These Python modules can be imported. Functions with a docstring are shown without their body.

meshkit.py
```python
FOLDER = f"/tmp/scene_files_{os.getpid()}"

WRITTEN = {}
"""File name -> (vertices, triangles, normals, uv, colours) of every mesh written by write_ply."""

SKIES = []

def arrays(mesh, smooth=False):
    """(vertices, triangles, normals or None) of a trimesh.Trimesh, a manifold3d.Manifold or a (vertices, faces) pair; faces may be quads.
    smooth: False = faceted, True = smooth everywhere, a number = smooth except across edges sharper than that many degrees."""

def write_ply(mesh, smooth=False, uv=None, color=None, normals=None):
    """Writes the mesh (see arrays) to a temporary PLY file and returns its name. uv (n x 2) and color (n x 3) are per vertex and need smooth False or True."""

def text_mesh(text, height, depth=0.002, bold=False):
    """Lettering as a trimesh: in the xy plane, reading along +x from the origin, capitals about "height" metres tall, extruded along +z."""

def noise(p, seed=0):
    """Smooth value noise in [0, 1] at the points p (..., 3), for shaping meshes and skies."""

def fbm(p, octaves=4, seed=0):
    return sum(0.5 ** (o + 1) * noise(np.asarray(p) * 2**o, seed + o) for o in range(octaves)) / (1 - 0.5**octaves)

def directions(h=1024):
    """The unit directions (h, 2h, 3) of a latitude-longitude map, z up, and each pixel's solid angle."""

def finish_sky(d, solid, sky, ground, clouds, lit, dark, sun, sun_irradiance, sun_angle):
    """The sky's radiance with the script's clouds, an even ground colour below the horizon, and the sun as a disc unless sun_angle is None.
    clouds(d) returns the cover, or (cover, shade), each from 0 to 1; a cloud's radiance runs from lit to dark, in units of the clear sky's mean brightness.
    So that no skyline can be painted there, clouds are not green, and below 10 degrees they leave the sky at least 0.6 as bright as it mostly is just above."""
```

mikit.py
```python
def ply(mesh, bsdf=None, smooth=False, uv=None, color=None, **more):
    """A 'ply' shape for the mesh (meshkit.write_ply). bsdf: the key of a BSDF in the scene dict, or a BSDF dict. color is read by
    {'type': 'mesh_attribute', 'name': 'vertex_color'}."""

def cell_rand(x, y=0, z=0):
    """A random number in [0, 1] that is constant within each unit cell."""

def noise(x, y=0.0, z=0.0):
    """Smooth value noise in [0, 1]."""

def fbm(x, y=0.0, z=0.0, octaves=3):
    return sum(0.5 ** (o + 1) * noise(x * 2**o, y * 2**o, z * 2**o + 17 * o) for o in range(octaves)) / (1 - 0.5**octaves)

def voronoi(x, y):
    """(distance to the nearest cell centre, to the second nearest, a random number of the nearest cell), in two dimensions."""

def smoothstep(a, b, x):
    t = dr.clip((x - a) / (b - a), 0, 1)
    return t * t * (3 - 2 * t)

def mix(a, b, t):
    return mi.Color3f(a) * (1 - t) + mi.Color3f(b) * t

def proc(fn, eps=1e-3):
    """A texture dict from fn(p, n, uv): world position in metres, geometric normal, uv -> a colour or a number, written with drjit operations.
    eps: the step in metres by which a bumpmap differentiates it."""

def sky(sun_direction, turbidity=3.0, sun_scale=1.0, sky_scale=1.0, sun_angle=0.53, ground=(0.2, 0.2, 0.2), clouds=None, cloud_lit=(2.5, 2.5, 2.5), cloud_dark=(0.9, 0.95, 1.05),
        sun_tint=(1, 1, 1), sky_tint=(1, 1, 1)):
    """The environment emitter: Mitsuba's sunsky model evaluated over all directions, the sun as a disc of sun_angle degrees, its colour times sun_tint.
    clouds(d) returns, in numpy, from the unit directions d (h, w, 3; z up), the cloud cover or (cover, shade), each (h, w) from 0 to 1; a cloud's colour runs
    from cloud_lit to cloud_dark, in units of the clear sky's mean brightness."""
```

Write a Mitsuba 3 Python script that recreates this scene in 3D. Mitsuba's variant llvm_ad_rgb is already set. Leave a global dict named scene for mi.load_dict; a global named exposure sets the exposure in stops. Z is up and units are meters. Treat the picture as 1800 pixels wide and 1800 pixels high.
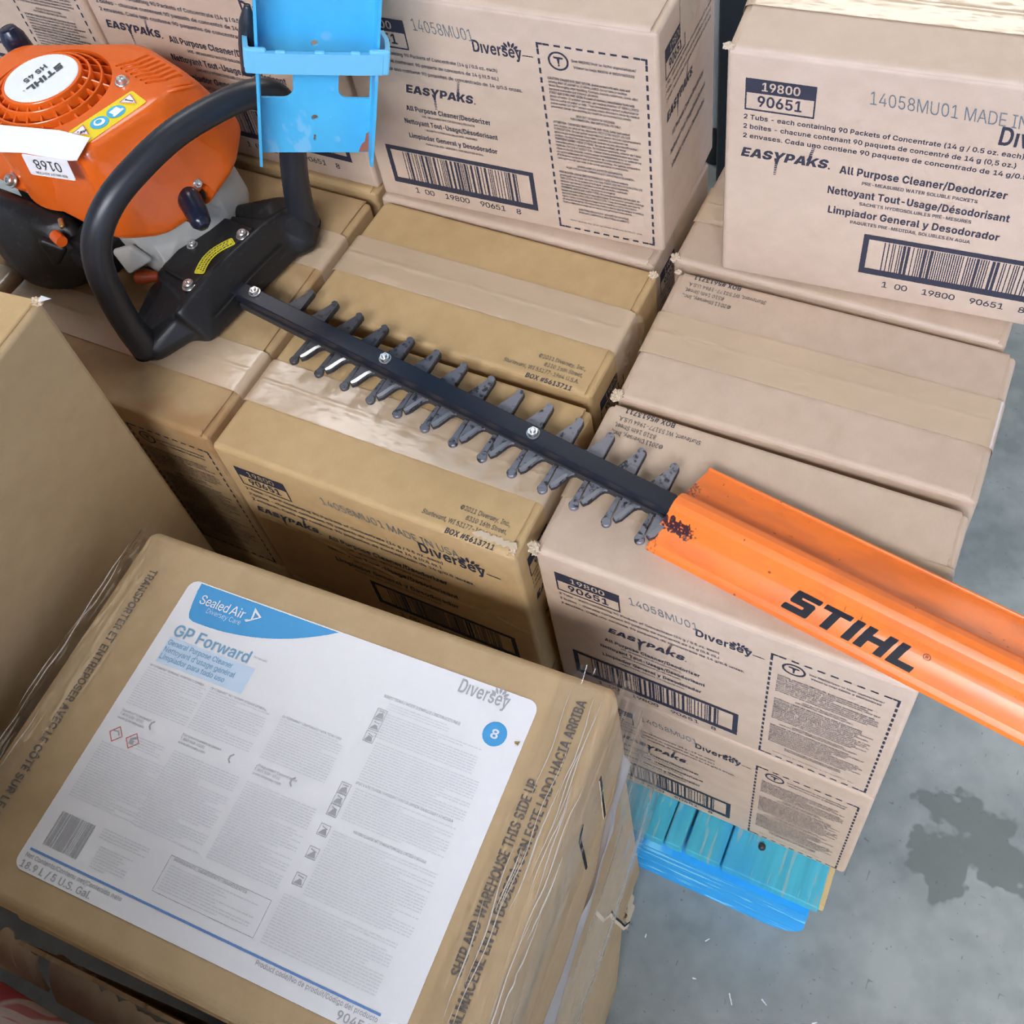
import math, random, glob
import numpy as np, trimesh, manifold3d as m3
import mitsuba as mi, drjit as dr
import mikit, meshkit
from mikit import ply, proc, noise, fbm, smoothstep, mix
from shapely.geometry import Polygon, box as sbox, Point, LineString
from shapely.ops import unary_union
from shapely import affinity
T4 = mi.ScalarTransform4f
rng = random.Random(7)
nrg = np.random.default_rng(7)
scene, labels = {}, {}

# ------------------------------------------------------------------ camera, sky, lights, exposure
CAM_R = np.array([[0.8980167, 0.4240014, -0.1174257], [0.2779992, -0.7537144, -0.5955091], [-0.3410021, 0.5021329, -0.7947201]])  # right, down, forward
CAM_C = np.array([0.26399, -0.35355, 0.76835])
cm = np.eye(4)
cm[:3, 0], cm[:3, 1], cm[:3, 2], cm[:3, 3] = -CAM_R[0], -CAM_R[1], CAM_R[2], CAM_C
scene['camera'] = {'type': 'perspective', 'fov': 49.19711, 'fov_axis': 'x', 'near_clip': 0.05, 'far_clip': 100.0,
                   'principal_point_offset_x': -0.016121, 'principal_point_offset_y': 0.111289, 'to_world': T4(cm)}
exposure = 0.25
FLOOR = -0.624
CEIL = FLOOR + 4.4


def overcast(d):
    n = meshkit.fbm(d * 2.2 + 5, 3, seed=3)
    return 0.8 + 0.2 * n, 0.5 * n


scene['sky'] = mikit.sky((0.55, -0.45, 0.7), turbidity=4.0, sun_scale=0.0, sky_scale=13, clouds=overcast,
                         cloud_lit=(2.1, 2.8, 4.6), cloud_dark=(1.55, 2.05, 3.4), sun_angle=None)
LAMPS = [  # translucent roof lights and one warm fill: x0, x1, y0, y1, radiance (r, g, b)
    (-3.2, -1.4, 1.5, 3.0, (6.0, 6.0, 6.2)),
    (-1.6, 1.2, 4.6, 6.2, (10.5, 9.9, 8.8)),
    (-0.2, 2.4, 0.2, 1.0, (0.8, 0.65, 0.45)),  # added warm fill panel for the near-left cartons
    (-0.6, 3.0, -5.0, -3.0, (17.5, 17.7, 19.5)),
]


# ------------------------------------------------------------------ helpers
def tw(M):
    return T4(np.asarray(M, float))


def mat(R=None, t=(0, 0, 0)):
    M = np.eye(4)
    if R is not None:
        M[:3, :3] = R
    M[:3, 3] = t
    return M


def rz(a):
    c, s = math.cos(a), math.sin(a)
    return np.array([[c, -s, 0], [s, c, 0], [0, 0, 1.0]])


COUNT = {}


def uniq(key):
    n = COUNT.get(key, -1) + 1
    COUNT[key] = n
    return key if n == 0 else f'{key}_{n:03d}'


def add(key, shape, M=None):
    """One entry of the scene; a taken key gets the next number."""
    k = uniq(key)
    d = dict(shape)
    if M is not None:
        d['to_world'] = tw(M)
    scene[k] = d
    return k


def lab(key, label, cat=None, group=None, kind=None):
    labels[key] = {'label': label}
    if cat: labels[key]['category'] = cat
    if group: labels[key]['group'] = group
    if kind: labels[key]['kind'] = kind


def hull(pts, seg=16):
    """Convex hull of spheres given as (x, y, z, r)."""
    v = []
    s = trimesh.creation.icosphere(subdivisions=2 if seg >= 16 else 1).vertices
    for x, y, z, r in pts:
        v.append(s * r + [x, y, z])
    return trimesh.convex.convex_hull(np.vstack(v))


def rbox(x0, x1, y0, y1, z0, z1, r=0.003, seg=12):
    return hull([(x, y, z, r) for x in (x0 + r, x1 - r) for y in (y0 + r, y1 - r) for z in (z0 + r, z1 - r)], seg)


def to_man(t):
    return m3.Manifold(m3.Mesh(np.asarray(t.vertices, np.float32), np.asarray(t.faces, np.uint32)))


def from_man(m):
    q = m.to_mesh()
    return trimesh.Trimesh(q.vert_properties[:, :3], q.tri_verts, process=False)


def extrude(poly, h, z0=0.0):
    parts = [trimesh.creation.extrude_polygon(g, h, engine='earcut') for g in getattr(poly, 'geoms', [poly]) if g.area > 1e-12]
    t = trimesh.util.concatenate(parts)
    t.apply_translation([0, 0, z0])
    return t


def tube(path, rad, n=18, sub=6, caps=True):
    """Smooth round tube through the points; rad a number or one per point."""
    P = np.asarray(path, float)
    r = np.full(len(P), rad) if np.isscalar(rad) else np.asarray(rad, float)
    if sub > 1 and len(P) > 2:
        Q, q = [], []
        E = np.vstack([2 * P[0] - P[1], P, 2 * P[-1] - P[-2]])
        for i in range(len(P) - 1):
            a, b, c, d = E[i:i + 4]
            for t in np.linspace(0, 1, sub, endpoint=False):
                Q.append(0.5 * (2 * b + (c - a) * t + (2 * a - 5 * b + 4 * c - d) * t * t + (3 * b - a - 3 * c + d) * t ** 3))
                q.append(r[i] * (1 - t) + r[i + 1] * t)
        Q.append(P[-1]); q.append(r[-1])
        P, r = np.array(Q), np.array(q)
    T = np.gradient(P, axis=0)
    T /= np.linalg.norm(T, axis=1, keepdims=True)
    x = np.cross(T[0], [0, 0, 1.0] if abs(T[0][2]) < 0.9 else [1.0, 0, 0])
    V = []
    for i in range(len(P)):
        x = x - T[i] * (x @ T[i]); x /= np.linalg.norm(x)
        y = np.cross(T[i], x)
        a = np.arange(n) * 2 * np.pi / n
        V.append(P[i] + r[i] * (np.cos(a)[:, None] * x + np.sin(a)[:, None] * y))
    V = np.vstack(V); F = []
    for i in range(len(P) - 1):
        for j in range(n):
            a, b = i * n + j, i * n + (j + 1) % n
            F += [[a, b, b + n], [a, b + n, a + n]]
    if caps:
        c0, c1 = len(V), len(V) + 1
        V = np.vstack([V, P[0], P[-1]])
        for j in range(n):
            F.append([c0, (j + 1) % n, j]); F.append([c1, (len(P) - 1) * n + j, (len(P) - 1) * n + (j + 1) % n])
    return trimesh.Trimesh(V, np.array(F), process=False)


def lathe(profile, n=28):
    return trimesh.creation.revolve(np.asarray(profile, float), sections=n)


def grid(f, nu, nv):
    """Open surface from f(s, t), s and t in 0..1 (arrays), to (.., 3)."""
    s, t = np.meshgrid(np.linspace(0, 1, nu), np.linspace(0, 1, nv), indexing='ij')
    V = f(s, t).reshape(-1, 3)
    i = np.arange(nu * nv).reshape(nu, nv)
    a, b, c, d = i[:-1, :-1].ravel(), i[1:, :-1].ravel(), i[1:, 1:].ravel(), i[:-1, 1:].ravel()
    return trimesh.Trimesh(V, np.vstack([np.stack([a, b, c], 1), np.stack([a, c, d], 1)]), process=False)


def sheet(f, nu, nv, th):
    """Closed thin sheet of thickness th around the surface f."""
    g = grid(f, nu, nv)
    n = np.array(trimesh.Trimesh(g.vertices, g.faces, process=False).vertex_normals)
    V = np.vstack([g.vertices + n * th / 2, g.vertices - n * th / 2]); N = len(g.vertices)
    F = [g.faces, g.faces[:, ::-1] + N]
    i = np.arange(nu * nv).reshape(nu, nv)
    loop = np.concatenate([i[:-1, 0], i[-1, :-1], i[:0:-1, -1], i[0, :0:-1]])
    nx = np.roll(loop, -1)
    F.append(np.stack([loop, loop + N, nx + N], 1)); F.append(np.stack([loop, nx + N, nx], 1))
    return trimesh.Trimesh(V, np.vstack(F), process=False)


# ------------------------------------------------------------------ lettering: flat print on surfaces
from PIL import Image, ImageDraw, ImageFont
FONT = glob.glob('/opt/blender-*/*/datafiles/fonts/Inter.woff2')[0]
FONTS, GLYPHS = {}, {}


def glyph(ch, wght, res):
    k = (ch, wght, res)
    if k in GLYPHS: return GLYPHS[k]
    if (wght, res) not in FONTS:
        f = ImageFont.truetype(FONT, res)
        f.set_variation_by_axes([14 if res < 60 else 28, wght])
        FONTS[(wght, res)] = f
    f = FONTS[(wght, res)]
    adv = f.getlength(ch)
    g = None
    if ch.strip():
        x0, y0, x1, y1 = f.getbbox(ch, anchor='ls')
        S = 2
        im = Image.new('L', (x1 - x0 + 6, y1 - y0 + 6))
        ImageDraw.Draw(im).text((3 - x0, 3 - y0), ch, 255, f, anchor='ls')
        im = im.resize((im.width * S, im.height * S), Image.BICUBIC)
        on = np.pad(np.asarray(im) > 120, ((0, 0), (1, 1))).astype(np.int8)
        rows, st = np.nonzero(np.diff(on, axis=1) == 1)
        en = np.nonzero(np.diff(on, axis=1) == -1)[1]
        if len(rows):
            import shapely
            g = unary_union(shapely.box(st, -rows - 1, en, -rows)).buffer(0.7, join_style=2).buffer(-0.7, join_style=2).simplify(0.85)
            g = affinity.affine_transform(g, [1 / S, 0, 0, 1 / S, x0 - 3, 3 - y0])
    tri = None
    if g is not None and not g.is_empty:
        tri = flat(g)
    GLYPHS[k] = (g, tri, adv)
    return GLYPHS[k]


def flat(g):
    """Triangles (v, f) of a shapely polygon or several."""
    vs, fs, n = [], [], 0
    for q in getattr(g, 'geoms', [g]):
        if q.geom_type != 'Polygon' or q.area < 1e-14: continue
        v, f = trimesh.creation.triangulate_polygon(q, engine='earcut')
        vs.append(v); fs.append(f + n); n += len(v)
    return (np.vstack(vs), np.vstack(fs)) if vs else (np.zeros((0, 2)), np.zeros((0, 3), int))


class Print:
    """A flat print in the xy plane, built up from words and figures."""

    def __init__(self): self.v, self.f, self.n = [], [], 0

    def raw(self, v, f):
        self.v.append(np.asarray(v, float)); self.f.append(np.asarray(f) + self.n); self.n += len(v)

    def shape(self, g):
        self.raw(*flat(g))

    def rect(self, x0, y0, x1, y1):
        self.raw([[x0, y0], [x1, y0], [x1, y1], [x0, y1]], [[0, 1, 2], [0, 2, 3]])

    def text(self, s, x, y, cap, wght=500, width=None, sx=1.0, shear=0.0, align='l', res=48, track=0.0, rot=None):
        k = cap / (0.727 * res)
        pen, items = 0.0, []
        for ch in s:
            g, tri, adv = glyph(ch, wght, res)
            if tri is not None: items.append((pen, tri))
            pen += adv * k + track
        if width: sx = width / max(pen, 1e-9)
        off = {'l': 0, 'r': -pen * sx, 'c': -pen * sx / 2}[align]
        for p, (v, f) in items:
            X = (v[:, 0] * k + p) * sx + off + v[:, 1] * k * shear
            Y = v[:, 1] * k
            if rot is not None:
                c, s_ = math.cos(rot), math.sin(rot)
                X, Y = X * c - Y * s_, X * s_ + Y * c
            self.raw(np.stack([X + x, Y + y], 1), f)
        return pen * sx

    def textshape(self, s, x, y, cap, wght=700, width=None, align='c', res=64):
        k = cap / (0.727 * res); pen, gs = 0.0, []
        for ch in s:
            g, tri, adv = glyph(ch, wght, res)
            if g is not None: gs.append(affinity.translate(affinity.scale(g, k, k, origin=(0, 0)), pen, 0))
            pen += adv * k
        q = unary_union(gs)
        sx = width / pen if width else 1
        q = affinity.scale(q, sx, 1, origin=(0, 0))
        return affinity.translate(q, x - (pen * sx / 2 if align == 'c' else 0), y)

    def greek(self, x, y, w, h, r, fill=1.0):
        """A line of lettering too small to read: word-long bars."""
        p = 0.0
        while p < w * fill:
            q = min(w * fill, p + h * r.uniform(1.5, 6.5))
            self.rect(x + p, y, x + q, y + h)
            p = q + h * 0.7

    def mesh(self, z=0.0):
        v = np.vstack(self.v)
        return trimesh.Trimesh(np.hstack([v, np.full((len(v), 1), z)]), np.vstack(self.f), process=False)


# ------------------------------------------------------------------ materials
def mat_def(key, d):
    scene[key] = d


def prin(color, rough=0.5, **k):
    c = color if isinstance(color, dict) else {'type': 'rgb', 'value': list(color)}
    return {'type': 'twosided', 'b': {'type': 'principled', 'base_color': c, 'roughness': rough, **k}}


def kraft_fn(light, dark, worn=0.0):
    def fn(p, n, uv):
        a = fbm(p.x * 9 + 3, p.y * 9, p.z * 9, 3)
        b = fbm(p.x * 75, p.y * 75, p.z * 75, 2)
        c = noise(p.x * 900, p.y * 420, p.z * 700)
        t = dr.clip(0.55 + (a - 0.5) * 0.9 + (b - 0.5) * 0.7 + (c - 0.5) * 0.22, 0, 1)
        col = mix(dark, light, t)
        if worn:
            w = smoothstep(0.52, 0.72, fbm(p.x * 16 + 9, p.y * 26, p.z * 16, 3)) * worn
            col = mix(col, (0.34, 0.165, 0.06), w)
        return col
    return proc(fn)


LK, DK = (0.540, 0.375, 0.180), (0.460, 0.305, 0.138)  # same board, tinted warmer for the dimmer light at the near left
LP, DP = (0.575, 0.435, 0.315), (0.50, 0.37, 0.255)  # paler copy: the cooler, stronger light on right and upper cartons, as colour
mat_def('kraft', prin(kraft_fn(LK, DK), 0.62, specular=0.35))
mat_def('kraft_lit', prin(kraft_fn(LP, DP), 0.55, specular=0.45))
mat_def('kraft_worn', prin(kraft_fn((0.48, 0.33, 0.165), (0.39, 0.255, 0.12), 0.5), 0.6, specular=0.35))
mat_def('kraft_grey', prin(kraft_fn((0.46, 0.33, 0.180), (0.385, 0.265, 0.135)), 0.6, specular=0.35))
mat_def('kraft_raw', prin((0.56, 0.44, 0.28), 0.9))
mat_def('paper_torn', prin((0.56, 0.45, 0.31), 0.9))
mat_def('ink', prin((0.028, 0.029, 0.045), 0.6))
mat_def('guard_ink', prin((0.012, 0.012, 0.016), 0.3, specular=0.5))
mat_def('ink_grey', prin((0.13, 0.15, 0.16), 0.7))
mat_def('ink_soft', prin((0.10, 0.085, 0.075), 0.7))


def tape_h(p, n, uv):
    return 0.0006 * fbm(p.x * 60, p.y * 130, p.z * 60, 3)


mat_def('tape', {'type': 'twosided', 'b': {'type': 'bumpmap', 'arbitrary': proc(tape_h), 'scale': 1.0,
                 'bsdf': {'type': 'principled', 'base_color': {'type': 'rgb', 'value': [0.53, 0.395, 0.255]}, 'roughness': 0.22, 'specular': 0.7}}})
mat_def('film', {'type': 'thindielectric', 'int_ior': 1.5})
mat_def('film_grey', prin((0.24, 0.215, 0.19), 0.2, specular=0.8))
mat_def('film_glint', prin((0.50, 0.45, 0.38), 0.15, specular=0.9))
mat_def('film_edge', prin((0.72, 0.72, 0.72), 0.18, specular=0.8))
mat_def('label_white', prin((0.73, 0.725, 0.715), 0.45, specular=0.4))
mat_def('label_blue', prin((0.055, 0.30, 0.58), 0.45))
mat_def('label_pale', prin((0.52, 0.64, 0.75), 0.5))
mat_def('label_text', prin((0.60, 0.60, 0.605), 0.5))
mat_def('label_dark', prin((0.34, 0.34, 0.35), 0.5))
mat_def('label_slate', prin((0.17, 0.33, 0.47), 0.5))
mat_def('label_line', prin((0.12, 0.24, 0.50), 0.5))
mat_def('label_red', prin((0.55, 0.16, 0.16), 0.5))


def orange_dirty(p, n, uv):
    # dirt smeared at the mouth of the guard and specks along it (world position to guard coordinates)
    x, y = p.x + 0.34906, p.y - 0.13562
    u = x * 0.98743 - y * 0.15807
    v = x * 0.15807 + y * 0.98743
    k = noise(u * 900, v * 900, p.z * 400)
    k2 = fbm(u * 300, v * 420, 3.0, 2)
    d1 = smoothstep(0.0055, 0.001, dr.abs(v + 0.0175 - (k2 - 0.5) * 0.007)) * smoothstep(0.492, 0.462, u)
    d2 = smoothstep(0.473, 0.452, u) * smoothstep(0.007, 0.016, v) * smoothstep(0.045, 0.02, v)
    d3 = smoothstep(0.468, 0.448, u) * smoothstep(-0.012, -0.03, v) * 0.8
    spk = smoothstep(0.965, 0.985, noise(u * 240, v * 240, 1.0)) * smoothstep(0.95, 0.5, u)
    dirt = dr.clip(smoothstep(0.40, 0.75, d1 * (0.45 + 0.9 * k)) + 0.75 * smoothstep(0.5, 0.8, d2 * (0.3 + 0.8 * k)) + 0.6 * smoothstep(0.5, 0.8, d3 * (0.3 + 0.8 * k)) + spk * 0.7, 0, 1)
    grime = fbm(u * 25, v * 70, 2.0, 3)
    col = mix((0.86, 0.19, 0.028), (0.74, 0.165, 0.03), smoothstep(0.45, 0.75, grime))
    return mix(col, (0.045, 0.012, 0.02), dirt)


mat_def('guard_orange', prin(proc(orange_dirty), 0.30, specular=0.6))
mat_def('orange', prin((0.72, 0.125, 0.012), 0.22, specular=0.55, clearcoat=0.3, clearcoat_gloss=0.9))
mat_def('orange_dark', prin((0.35, 0.05, 0.008), 0.5))


def black_fn(p, n, uv):
    s = smoothstep(0.62, 0.8, fbm(p.x * 260, p.y * 120, p.z * 260, 3))
    d = fbm(p.x * 30, p.y * 30, p.z * 30, 2)
    return mix(mix((0.008, 0.0082, 0.009), (0.015, 0.0142, 0.0135), d), (0.05, 0.047, 0.042), s * 0.22)


mat_def('black_plastic', prin(proc(black_fn), 0.42, specular=0.45))
mat_def('rubber', prin((0.017, 0.019, 0.024), 0.36, specular=0.5))
mat_def('grip_black', prin((0.010, 0.013, 0.028), 0.24, specular=0.5))
mat_def('void_black', prin((0.006, 0.006, 0.006), 0.8))
mat_def('tank_white', prin((0.47, 0.47, 0.42), 0.4, specular=0.4))
mat_def('badge_white', prin((0.80, 0.83, 0.83), 0.35))
mat_def('badge_ink', prin((0.045, 0.055, 0.05), 0.5))
mat_def('steel', prin((0.62, 0.61, 0.58), 0.28, metallic=0.9))
mat_def('bar_paint', prin((0.011, 0.013, 0.021), 0.36, specular=0.40))


def worn_steel(p, n, uv):
    a = fbm(p.x * 260, p.y * 260, p.z * 90, 3)
    far = smoothstep(-0.30, -0.02, p.x)   # teeth darker near the gearbox, paler towards the tip
    base = mix((0.055, 0.055, 0.06), (0.20, 0.20, 0.22), far)
    return mix(base, (0.028, 0.03, 0.034), smoothstep(0.52, 0.70, a))


mat_def('tooth_steel', prin(proc(worn_steel), 0.42, metallic=0.35, specular=0.5))
mat_def('tooth_dark', prin((0.035, 0.035, 0.038), 0.45, metallic=0.3))
mat_def('bright_steel', prin((0.80, 0.79, 0.74), 0.28, metallic=0.7))
mat_def('bevel_steel', prin((0.25, 0.25, 0.25), 0.35, metallic=0.5))
mat_def('yellow', prin((0.82, 0.62, 0.01), 0.4))
mat_def('yellow_label', prin((0.72, 0.62, 0.02), 0.45))
mat_def('sign_blue', prin((0.06, 0.42, 0.60), 0.45))
mat_def('tag_paper', prin((0.86, 0.86, 0.86), 0.6))
mat_def('tag_ink', prin((0.05, 0.05, 0.055), 0.6))
mat_def('brass', prin((0.55, 0.42, 0.18), 0.4, metallic=0.8))


def blue_metal(p, n, uv):
    a = fbm(p.x * 45, p.y * 45, p.z * 28, 3)
    chips = smoothstep(0.985, 0.995, noise(p.x * 420, p.y * 420, p.z * 420))
    col = mix((0.045, 0.36, 0.62), (0.075, 0.46, 0.70), a)
    rub = smoothstep(0.66, 0.76, fbm(p.x * 90 + 5, p.y * 90, p.z * 40, 3))
    col = mix(col, (0.25, 0.52, 0.72), rub * 0.5)
    return mix(col, (0.8, 0.88, 0.92), chips)


mat_def('blue_metal', prin(proc(blue_metal), 0.38, specular=0.5))
mat_def('blue_strap', prin((0.15, 0.48, 0.68), 0.4, specular=0.5))
mat_def('rust', prin((0.30, 0.10, 0.06), 0.8))


def blue_wood(p, n, uv):
    g = fbm(p.x * 14, p.y * 14, p.z * 170, 3)
    s = smoothstep(0.56, 0.68, fbm(p.x * 28 + 4, p.y * 30, p.z * 120, 3))
    col = mix((0.018, 0.34, 0.82), (0.035, 0.44, 0.92), g)
    return mix(col, (0.22, 0.68, 0.95), s)


def teal_wood(p, n, uv):
    g = fbm(p.x * 190, p.y * 12, p.z * 20, 3)
    w = smoothstep(0.56, 0.74, fbm(p.x * 230 + 7, p.y * 26, 0.0, 3))
    b = smoothstep(0.5, 0.75, fbm(p.x * 20, p.y * 9, 4.0, 2))
    col = mix((0.045, 0.38, 0.50), (0.08, 0.52, 0.66), g)
    col = mix(col, (0.02, 0.30, 0.66), b * 0.6)
    return mix(col, (0.40, 0.44, 0.38), w * 0.5)


mat_def('blue_wood', prin(proc(blue_wood), 0.5))
mat_def('teal_wood', prin(proc(teal_wood), 0.6))
mat_def('raw_wood', prin((0.62, 0.47, 0.22), 0.7))


def concrete(p, n, uv):
    a = fbm(p.x * 1.6 + 2, p.y * 1.6, 0.0, 4)
    b = fbm(p.x * 13, p.y * 13, 1.0, 4)
    c = fbm(p.x * 55, p.y * 55, 2.0, 3)
    t = dr.clip(0.5 + (a - 0.5) * 1.0 + (b - 0.5) * 1.3 + (c - 0.5) * 0.6, 0, 1)
    col = mix((0.185, 0.212, 0.200), (0.335, 0.362, 0.335), t)
    # an oily stain beside the pallet
    wob = fbm(p.x * 22, p.y * 22, 5.0, 4) - 0.5
    wb2 = fbm(p.x * 60 + 3, p.y * 60, 6.0, 3) - 0.5
    def blob(cx, cy, rx, ry):
        return 1 - dr.sqrt(dr.square((p.x - cx) / rx) + dr.square((p.y - cy) / ry))
    s = dr.maximum(blob(0.395, 0.085, 0.040, 0.036), dr.maximum(blob(0.462, 0.118, 0.050, 0.036), blob(0.43, 0.155, 0.07, 0.03) - 0.2))
    st = smoothstep(0.0, 0.22, s + wob * 1.5 + wb2 * 0.9 - 0.10)
    col = mix(col, (0.145, 0.165, 0.150), st * 0.85)
    sp = smoothstep(0.93, 0.98, noise(p.x * 210, p.y * 210, 3.0))
    return mix(col, (0.10, 0.115, 0.115), sp * 0.5)


mat_def('concrete', prin(proc(concrete), 0.55, specular=0.35))
mat_def('wall_grey', prin((0.42, 0.43, 0.44), 0.9))
mat_def('ceiling_dark', prin((0.16, 0.17, 0.18), 0.9))
mat_def('pipe_white', prin((0.66, 0.67, 0.66), 0.4))
mat_def('dark_metal', prin((0.03, 0.033, 0.04), 0.45))


def bag_fn(p, n, uv):
    q = p.x * 0.55 - p.y * 0.83
    s = noise(q * 330 + 40 * fbm(p.x * 9, p.y * 9, p.z * 9, 2), (p.x + p.z) * 26, 0.5)
    big = smoothstep(0.52, 0.58, noise(q * 38, (p.x + p.z) * 13, 2.0))
    return mix((0.72, 0.60, 0.58), (0.52, 0.09, 0.10), dr.maximum(smoothstep(0.58, 0.66, s) * 0.75, big))


mat_def('bag_print', prin(proc(bag_fn), 0.5))

# ------------------------------------------------------------------ the room
def structure(key, mesh, bsdf, label):
    add(key, ply(mesh, bsdf)); labels[key] = {'label': label, 'kind': 'structure'}


def slab(x0, x1, y0, y1, z0, z1):
    return trimesh.creation.box(bounds=[[x0, y0, z0], [x1, y1, z1]])


RX0, RX1, RY0, RY1 = -4.5, 5.5, -6.0, 7.5
structure('floor', slab(RX0, RX1, RY0, RY1, FLOOR - 0.1, FLOOR), 'concrete', 'grey stained concrete warehouse floor')
roof = sbox(RX0, RY0, RX1, RY1)
for x0, x1, y0, y1, c in LAMPS:
    roof = roof.difference(sbox(x0, y0, x1, y1))
structure('ceiling', extrude(roof, 0.12, CEIL), 'ceiling_dark', 'dark warehouse ceiling with translucent roof lights')
for i, (x0, x1, y0, y1, c) in enumerate(LAMPS):
    v = np.array([[x0, y0, CEIL + 0.05], [x1, y0, CEIL + 0.05], [x1, y1, CEIL + 0.05], [x0, y1, CEIL + 0.05]])
    k = add('light_panel', {**ply((v, np.array([[0, 2, 1], [0, 3, 2]])), prin((0.6, 0.6, 0.6), 0.8)), 'emitter': {'type': 'area', 'radiance': {'type': 'rgb', 'value': list(c)}}})
    labels[k] = {'label': 'unseen translucent light panel in the warehouse roof', 'kind': 'structure'}
structure('wall_left', slab(RX0 - 0.15, RX0, RY0, RY1, FLOOR, CEIL + 0.12), 'wall_grey', 'grey warehouse wall on the left')
structure('wall_back', slab(RX0, RX1, RY1, RY1 + 0.15, FLOOR, CEIL + 0.12), 'wall_grey', 'grey warehouse wall at the back')
wr = sbox(RY0, FLOOR, RY1, CEIL + 0.12).difference(sbox(3.6, FLOOR, 6.6, FLOOR + 3.2))
W = extrude(wr, 0.15); W.apply_transform(mat(np.array([[0, 0, 1.0], [1, 0, 0], [0, 1, 0]]), (RX1, 0, 0)))
structure('wall_right', W, 'wall_grey', 'grey warehouse wall on the right with a wide open loading door')
wf = sbox(RX0, FLOOR, RX1, CEIL + 0.12).difference(sbox(-3.6, FLOOR, 4.8, FLOOR + 4.2))
W = extrude(wf, 0.15); W.apply_transform(mat(np.array([[1.0, 0, 0], [0, 0, 1], [0, 1, 0]]) @ np.diag([1, 1, 1]), (0, RY0 - 0.15, 0)))
structure('wall_front', W, 'wall_grey', 'grey warehouse wall behind the camera with a wide open loading door')

# ------------------------------------------------------------------ the carton of cleaner packets
CL, CW, CH = 0.30, 0.1533, 0.2436
H0 = 0.2502


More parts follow.
